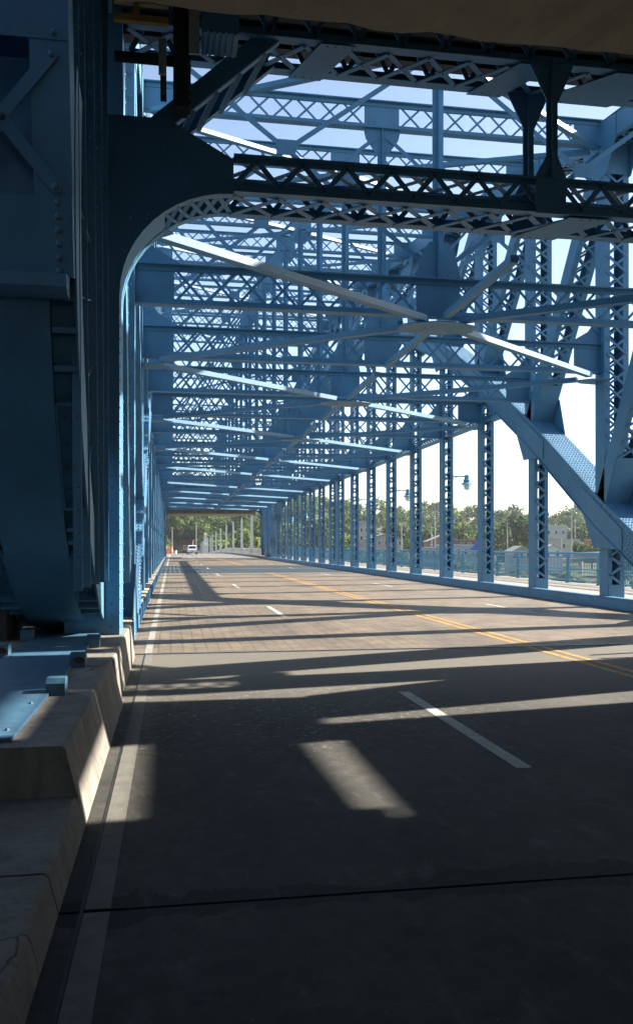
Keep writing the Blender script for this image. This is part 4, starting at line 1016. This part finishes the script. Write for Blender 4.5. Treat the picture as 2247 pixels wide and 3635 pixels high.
# ---- trees
def tree_mesh(seed, H, R, mats, n_clump=26, leaves=34, ls=0.62, flat=1.0):
    rnd = random.Random(seed); c = MB(); c0 = V((0, 0, H*0.6)); cl = []
    for i in range(n_clump):
        th = rnd.uniform(0, 2*PI); ph = math.acos(rnd.uniform(-0.75, 1)); rr = rnd.uniform(0.45, 0.92)
        p = c0 + V((R*rr*math.sin(ph)*math.cos(th), R*rr*math.sin(ph)*math.sin(th), H*0.38*rr*math.cos(ph)*flat)); cl.append(p)
        cr = R*rnd.uniform(0.28, 0.46); c.cm = 0 if rnd.random() < 0.6 else 1
        for k in range(leaves):
            d = V((rnd.gauss(0, 1), rnd.gauss(0, 1), rnd.gauss(0, 1))).normalized(); q = p + d*cr*rnd.uniform(0.7, 1.05)
            nrm = (d + V((rnd.uniform(-.6, .6), rnd.uniform(-.6, .6), rnd.uniform(-.2, .8)))).normalized(); t = nrm.orthogonal().normalized(); b = nrm.cross(t)
            an = rnd.uniform(0, PI); t, b = t*math.cos(an)+b*math.sin(an), b*math.cos(an)-t*math.sin(an); s_ = ls*rnd.uniform(0.6, 1.3)
            c.add([q-t*s_, q-b*s_*0.7+t*s_*0.1, q+t*s_, q+b*s_*0.7], [(0, 1, 2, 3)])
    tk = MB(); tk.cyl((0, 0, -1), (0.2, 0.1, H*0.5), R*0.075, R*0.04, 7)
    for i in range(6): tk.cyl((0.1, 0.05, H*(0.22+0.05*i)), cl[i*3], R*0.032, R*0.01, 5)
    return c, tk
protos = []
for i, (seed, H, R, ms) in enumerate(((1, 12, 5.2, [LEAF[0], LEAF[2]]), (2, 10, 5.6, [LEAF[1], LEAF[0]]), (3, 14, 4.8, [LEAF[2], LEAF[0]]), (4, 11, 4.6, [LEAF[0], LEAF[1]]), (5, 9, 4.6, [LEAF[1], LEAF[0]]))):
    c, tk = tree_mesh(seed, H, R, ms)
    r = empty('broadleaf_tree'); c.build('crown', ms, r); tk.build('trunk', BARK, r); protos.append(r)
used = [False]*5
def tree(x, y, k, s, lab, grp, z=None):
    r = protos[k]
    if used[k]: r = copy_tree(protos[k])
    used[k] = True
    r.location = (x, y, (land(x, y) if z is None else z)-0.3); r.rotation_euler = (0, 0, random.uniform(0, 6.28)); r.scale = (s, s, s*random.uniform(0.88, 1.1))
    tag(r, lab, 'tree', grp)
kindlab = ['mid green tree', 'yellow green tree', 'tall dark green tree', 'mottled green tree', 'small bright green tree']
rt = random.Random(11)
# hillside wood behind the far portal and along the ridge: rows of trees one behind another
def where(px, row):
    side = ['low on hillside', 'lower middle of hillside', 'upper middle of hillside', 'high on hillside'][row]
    for lim, n_ in ((575, 'at left edge of far portal'), (620, 'left of the white car'), (660, 'just left of the white car'), (700, 'above the white car'), (745, 'above the obelisk'), (800, 'behind the middle pylons'), (860, 'behind the tallest pylons'), (930, 'at right edge of far portal'),
                    (1150, 'behind the farthest hangers'), (1230, 'behind the mid bridge hangers'), (1300, 'behind the eighth hanger'), (1370, 'between seventh and sixth hangers'), (1460, 'between sixth and fifth hangers'), (1570, 'between fifth and fourth hangers'), (1710, 'between fourth and third hangers'), (1890, 'between third and second hangers'), (2140, 'between second and first hangers'), (9999, 'behind curved riveted chord')):
        if px < lim: return side + ' ' + n_
WOOD = []
for row, (d0, n) in enumerate(((345, 34), (385, 36), (425, 40), (470, 42), (515, 50), (560, 56), (610, 60), (660, 64))):
    for i in range(n):
        px = 470 + (2330-470)*(i+rt.uniform(-0.35, 0.35))/n; d = d0 + rt.uniform(-16, 16); p = P(px, d)
        if row < 1 and px > 1150 and rt.random() < 0.3: continue
        k = rt.choice([0, 1, 2, 3, 4, 1] if px < 1150 else [0, 0, 2, 2, 3, 1]); sc = rt.uniform(0.65, 1.5)
        if p.y < 428 and abs(p.x-6.5) < 11: continue
        if row >= 4: WOOD.append((p.x, p.y, k, sc)); continue
        tree(p.x, p.y, k, sc, kindlab[k]+' '+where(px, row), 'trees of the wooded hillside')
for i in range(60):     # closer rows seen through the far portal
    px = rt.uniform(520, 1000); d = rt.uniform(350, 480); p = P(px, d); k = rt.choice([0, 1, 2, 3, 4, 1])
    if p.y < 428 and abs(p.x-6.5) < 11: continue
    tree(p.x, p.y, k, rt.uniform(0.7, 1.15), kindlab[k]+' '+where(px, min(3, int((d-350)/33))), 'trees of the wooded hillside')
for i in range(34):
    px = 556 + 190*(i+rt.random())/34; d = 434 + 95*rt.random(); p = P(px, d); k = rt.choice([0, 1, 4, 1, 2, 3]); tree(p.x, p.y, k, rt.uniform(0.7, 1.2), kindlab[k]+' '+where(px, min(3, int((d-434)/24))), 'trees of the wooded hillside')
m_ = MB()
for (x, y, k, sc) in WOOD:
    H, R = ((12, 5.2), (10, 5.6), (14, 4.8), (11, 4.6), (9, 4.6))[k]; zb = land(x, y); a0_ = rt.uniform(0, 6.28)
    src = [o_ for o_ in kids(protos[k]) if o_.name.startswith('crown')][0].data
    ca, sa = math.cos(a0_)*sc, math.sin(a0_)*sc; m_.cm = {0: 0, 1: 1, 2: 2, 3: 0, 4: 1}[k]
    m_.add([(x + v.co.x*ca - v.co.y*sa, y + v.co.x*sa + v.co.y*ca, zb + v.co.z*sc) for v in src.vertices if (v.index//4) % 2 == 0], [tuple(range(q*4, q*4+4)) for q in range((len(src.vertices)//4+1)//2)])
tag(m_.build('distant_wood', LEAF), kind='stuff')
for px, d, k, sc in ((1340, 278, 1, 0.55), (1420, 272, 4, 0.6), (1400, 255, 0, 0.4), (1500, 262, 1, 0.5), (1515, 275, 4, 0.5), (1625, 280, 1, 0.6), (1470, 250, 3, 0.35), (1790, 262, 2, 0.45), (1830, 270, 0, 0.5), (1760, 250, 4, 0.35), (1880, 275, 2, 0.5), (1925, 262, 3, 0.4), (2060, 262, 0, 0.6), (2100, 255, 2, 0.6), (2130, 270, 3, 0.7), (1270, 280, 4, 0.6), (1235, 270, 0, 0.6)):
    p = P(px, d); tree(p.x, p.y, k, sc, kindlab[k] + ' among the far bank houses ' + where(px, 0).replace('low on hillside ', ''), 'trees among the houses')
for i in range(26):     # bank below the railing
    px = rt.uniform(1180, 2300); d = rt.uniform(170, 260); p = P(px, d); k = rt.choice([1, 4, 3, 0])
    tree(p.x, p.y, k, rt.uniform(0.40, 0.62), kindlab[k]+' on the low river bank ' + where(px, 0).replace('low on hillside ', ''), 'trees on the river bank')

# ---- buildings on the far bank
def gable(name, px, d, w, dep, hw, hr, wallc, roofc, lab, zb=-3.6, rot=0.0, win=(3, 1), wc=(0.05, 0.06, 0.07), flat=False, ww=1.0):
    p = P(px, d); r = empty(name, (p.x, p.y, zb), -PSI+rot); wm = mat(name+'_wall', wallc, 0.85, noise=0.12, nscale=0.7); rm = mat(name+'_roof', roofc, 0.85, noise=0.15, nscale=1); gm = mat(name+'_glass', wc, 0.2); fm = mat(name+'_frame', (0.6, 0.6, 0.58), 0.7)
    m_ = MB(); m_.box((-w/2, 0, -13), (w/2, dep, hw))
    if not flat: m_.prism([(-w/2, 0, hw), (w/2, 0, hw), (0, 0, hw+hr)], (0, dep, 0))
    m_.build('wall', wm, r)
    m_ = MB()
    if flat: m_.box((-w/2-0.2, -0.2, hw), (w/2+0.2, dep+0.2, hw+0.4))
    else:
        for s in (-1, 1): m_.bar((s*(w/2+0.5), dep/2, hw-0.5*hr/(w/2)), (0, dep/2, hw+hr+0.1), dep+1.0, 0.25, (0, 1, 0))
    m_.build('roof', rm, r)
    for j in range(win[1]):
        for i in range(win[0]):
            xx = -w/2 + w*(i+0.5)/win[0]; zz = hw*(j+0.5)/win[1]
            m_ = MB(); m_.box((xx-ww/2-0.15, -0.08, zz-0.95), (xx+ww/2+0.15, 0.05, zz+0.95)); f = m_.build('window', fm, r)
            m_ = MB(); m_.box((xx-ww/2, -0.12, zz-0.8), (xx+ww/2, -0.07, zz+0.8)); m_.build('pane', gm, f)
    r.scale = (0.85, 0.85, 0.85); tag(r, lab, 'building', 'buildings on the far bank'); return r
WHT = (0.30, 0.30, 0.285); BR = (0.17, 0.07, 0.05)
gable('white_house', 1300, 300, 6.5, 8, 6.5, 2.2, WHT, (0.25, 0.25, 0.26), 'white two storey house left of the sixth hanger, among trees', 3.0, 0.3, (3, 2))
gable('row_house', 1370, 290, 14, 8, 6.5, 2.0, (0.3, 0.26, 0.24), (0.16, 0.15, 0.15), 'grey brown house with long roof behind the sixth hanger', -1.5, 0.15, (5, 2))
gable('gabled_hall', 1578, 300, 14, 14, 4.4, 2.8, (0.24, 0.13, 0.095), (0.26, 0.25, 0.24), 'brick hall with a broad pale gable behind the fourth hanger', -0.5, 0.0, (5, 1))
gable('brick_building', 1680, 285, 12, 9, 7.0, 0, BR, (0.2, 0.19, 0.18), 'flat roofed red brick building beside the gabled hall', -2.5, 0.05, (4, 2), flat=True)
gable('grey_shop', 1640, 240, 14, 8, 3.8, 0, (0.28, 0.31, 0.36), (0.4, 0.4, 0.4), 'long grey shop with white window frames above the railing', -1.5, 0.0, (6, 1), flat=True)
gable('white_shed', 1550, 245, 9, 7, 2.6, 0, WHT, (0.5, 0.5, 0.5), 'low white shed above the railing, left of the grey shop', -1.3, 0.0, (4, 1), flat=True)
gable('small_house', 1850, 235, 6.5, 7, 3.0, 1.6, WHT, (0.38, 0.36, 0.34), 'small white house with low gable right of the third hanger', -2.4, 0.1, (3, 1))
gable('beige_warehouse', 2000, 290, 13, 10, 5.0, 0, (0.42, 0.38, 0.30), (0.32, 0.3, 0.27), 'beige flat roofed warehouse between the curved chord and second hanger', -0.5, 0.0, (3, 1), flat=True)
gable('pale_cottage', 1960, 240, 6.5, 6, 2.8, 1.4, (0.55, 0.53, 0.48), (0.42, 0.42, 0.42), 'pale cottage with a low hipped roof left of the second lamp pole', -1.7, 0.0, (2, 1))
gable('grey_hall', 1960, 330, 13, 10, 5.5, 0, (0.35, 0.37, 0.38), (0.45, 0.46, 0.47), 'grey flat hall standing above the beige warehouse', 4.5, 0.0, (4, 1), flat=True)
gable('brick_block', 2150, 290, 12, 9, 6.0, 0, BR, (0.2, 0.17, 0.15), 'red brick block partly hidden by the curved chord', -1.5, 0.0, (3, 1), flat=True)
gable('dark_brick_house', 666, 300, 4.2, 3, 5.2, 0, (0.10, 0.032, 0.026), (0.06, 0.05, 0.045), 'dark red brick building above the white car, left of the pylons', -1.2, 0.0, (2, 1), flat=True)
gable('long_white_wall', 580, 300, 9.5, 5, 2.6, 0, (0.55, 0.53, 0.5), (0.5, 0.5, 0.5), 'long low pale building at the crest of the road, left of the car', -2.6, 0.0, (4, 1), flat=True)
# kiosk with blue hipped roof
p = P(1694, 225); r = empty('blue_roof_kiosk', (p.x, p.y, -1.8)); m_ = MB(); m_.lathe((0, 0, 0), [(1.7, -2), (1.7, 2.4)], 8); m_.build('wall', mat('kiosk_wall', WHT, 0.8), r)
m_ = MB(); m_.lathe((0, 0, 0), [(2.3, 2.3), (0.35, 4.3), (0.25, 4.9), (0.0, 5.5)], 8); m_.build('roof', mat('kiosk_roof', (0.03, 0.08, 0.35), 0.5), r)
for k in range(8):
    a = 2*PI*(k+0.5)/8; m_ = MB(); m_.cyl((1.58*math.cos(a), 1.58*math.sin(a), 1.2), (1.66*math.cos(a), 1.66*math.sin(a), 1.2), 0.5, seg=4); m_.build('window', mat('kiosk_glass', (0.05, 0.06, 0.08), 0.2) if k == 0 else bpy.data.materials['kiosk_glass'], r)
tag(r, 'white octagonal kiosk with a blue pointed roof beside the third hanger', 'kiosk')
# poles
def pole(px, d, h, lab, zb=-3, sign=False):
    p = P(px, d); r = empty('utility_pole', (p.x, p.y, zb)); m_ = MB(); m_.cyl((0, 0, -3), (0, 0, h), 0.16, 0.10, 7); m_.build('pole_shaft', mat('pole_grey', (0.42, 0.41, 0.39), 0.8) if 'pole_grey' not in bpy.data.materials else bpy.data.materials['pole_grey'], r)
    if not sign:
        m_ = MB(); m_.bar((-0.9, 0, h-0.6), (0.9, 0, h-0.6), 0.1, 0.12, (0, 1, 0)); m_.build('cross_arm', bpy.data.materials['pole_grey'], r)
    tag(r, lab, 'pole'); return r
pole(2028, 240, 15, 'tall thin grey pole before the trees, right of the second hanger'); pole(1992, 250, 7, 'short grey pole beside the pale cottage'); pole(2040, 300, 14, 'thin pole behind the tallest grey pole'); pole(1531, 270, 11, 'pole left of the gabled hall below the round sign'); pole(1800, 300, 13, 'pole between the third and second hangers'); pole(1425, 280, 12, 'pole among trees right of the sixth hanger')
pole(697, 330, 14, 'pole behind the dark red brick building'); pole(612, 330, 12, 'thin pole among the trees framed by the far portal')
s_ = pole(1544, 295, 16.5, 'tall pole carrying a round sign with a cross', -2, True); m_ = MB()
for k in range(20):
    a, b = 2*PI*k/20, 2*PI*(k+1)/20; m_.bar((1.15*math.cos(a), 0, 16.5+1.15*math.sin(a)), (1.15*math.cos(b), 0, 16.5+1.15*math.sin(b)), 0.16, 0.16, (0, 1, 0))
m_.box((-0.1, -0.08, 15.6), (0.1, 0.08, 17.4)); m_.box((-0.55, -0.085, 16.65), (0.55, 0.085, 16.85)); m_.build('round_sign', WHITEP, s_)
# far road bridge
p0, p1 = P(1930, 260, -0.6), P(2300, 210, 0.7); r = empty('road_viaduct', (0, 0, -1.3)); m_ = MB(); m_.bar(p0, p1, 6, 0.8, (0, 1, 0)); m_.bar(p0+V((0, -3, 0.6)), p1+V((0, -3, 0.6)), 0.2, 0.5, (0, 1, 0)); m_.build('viaduct_deck', KERBC, r)
for t in (0.1, 0.4, 0.7, 1.0):
    c = p0.lerp(p1, t); m_ = MB(); m_.cyl((c.x, c.y, -14), (c.x, c.y, c.z-0.3), 0.6, seg=10); m_.build('viaduct_column', PALE, r)
tag(r, 'pale concrete road viaduct above the railing at the right', 'viaduct')

# ================================================================ AIR
m_ = MB(); m_.box((-480, -120, -18.5), (900, 1005, 95)); hz = bpy.data.materials.new('haze_air'); hz.use_nodes = True
hn = hz.node_tree; hn.nodes.remove(hn.nodes['Principled BSDF']); pv = hn.nodes.new('ShaderNodeVolumePrincipled')
pv.inputs['Color'].default_value = (0.85, 0.90, 1.0, 1); pv.inputs['Density'].default_value = 0.00011; pv.inputs['Anisotropy'].default_value = 0.2
hn.links.new(pv.outputs[0], hn.nodes['Material Output'].inputs['Volume'])
tag(m_.build('haze', hz), kind='stuff')
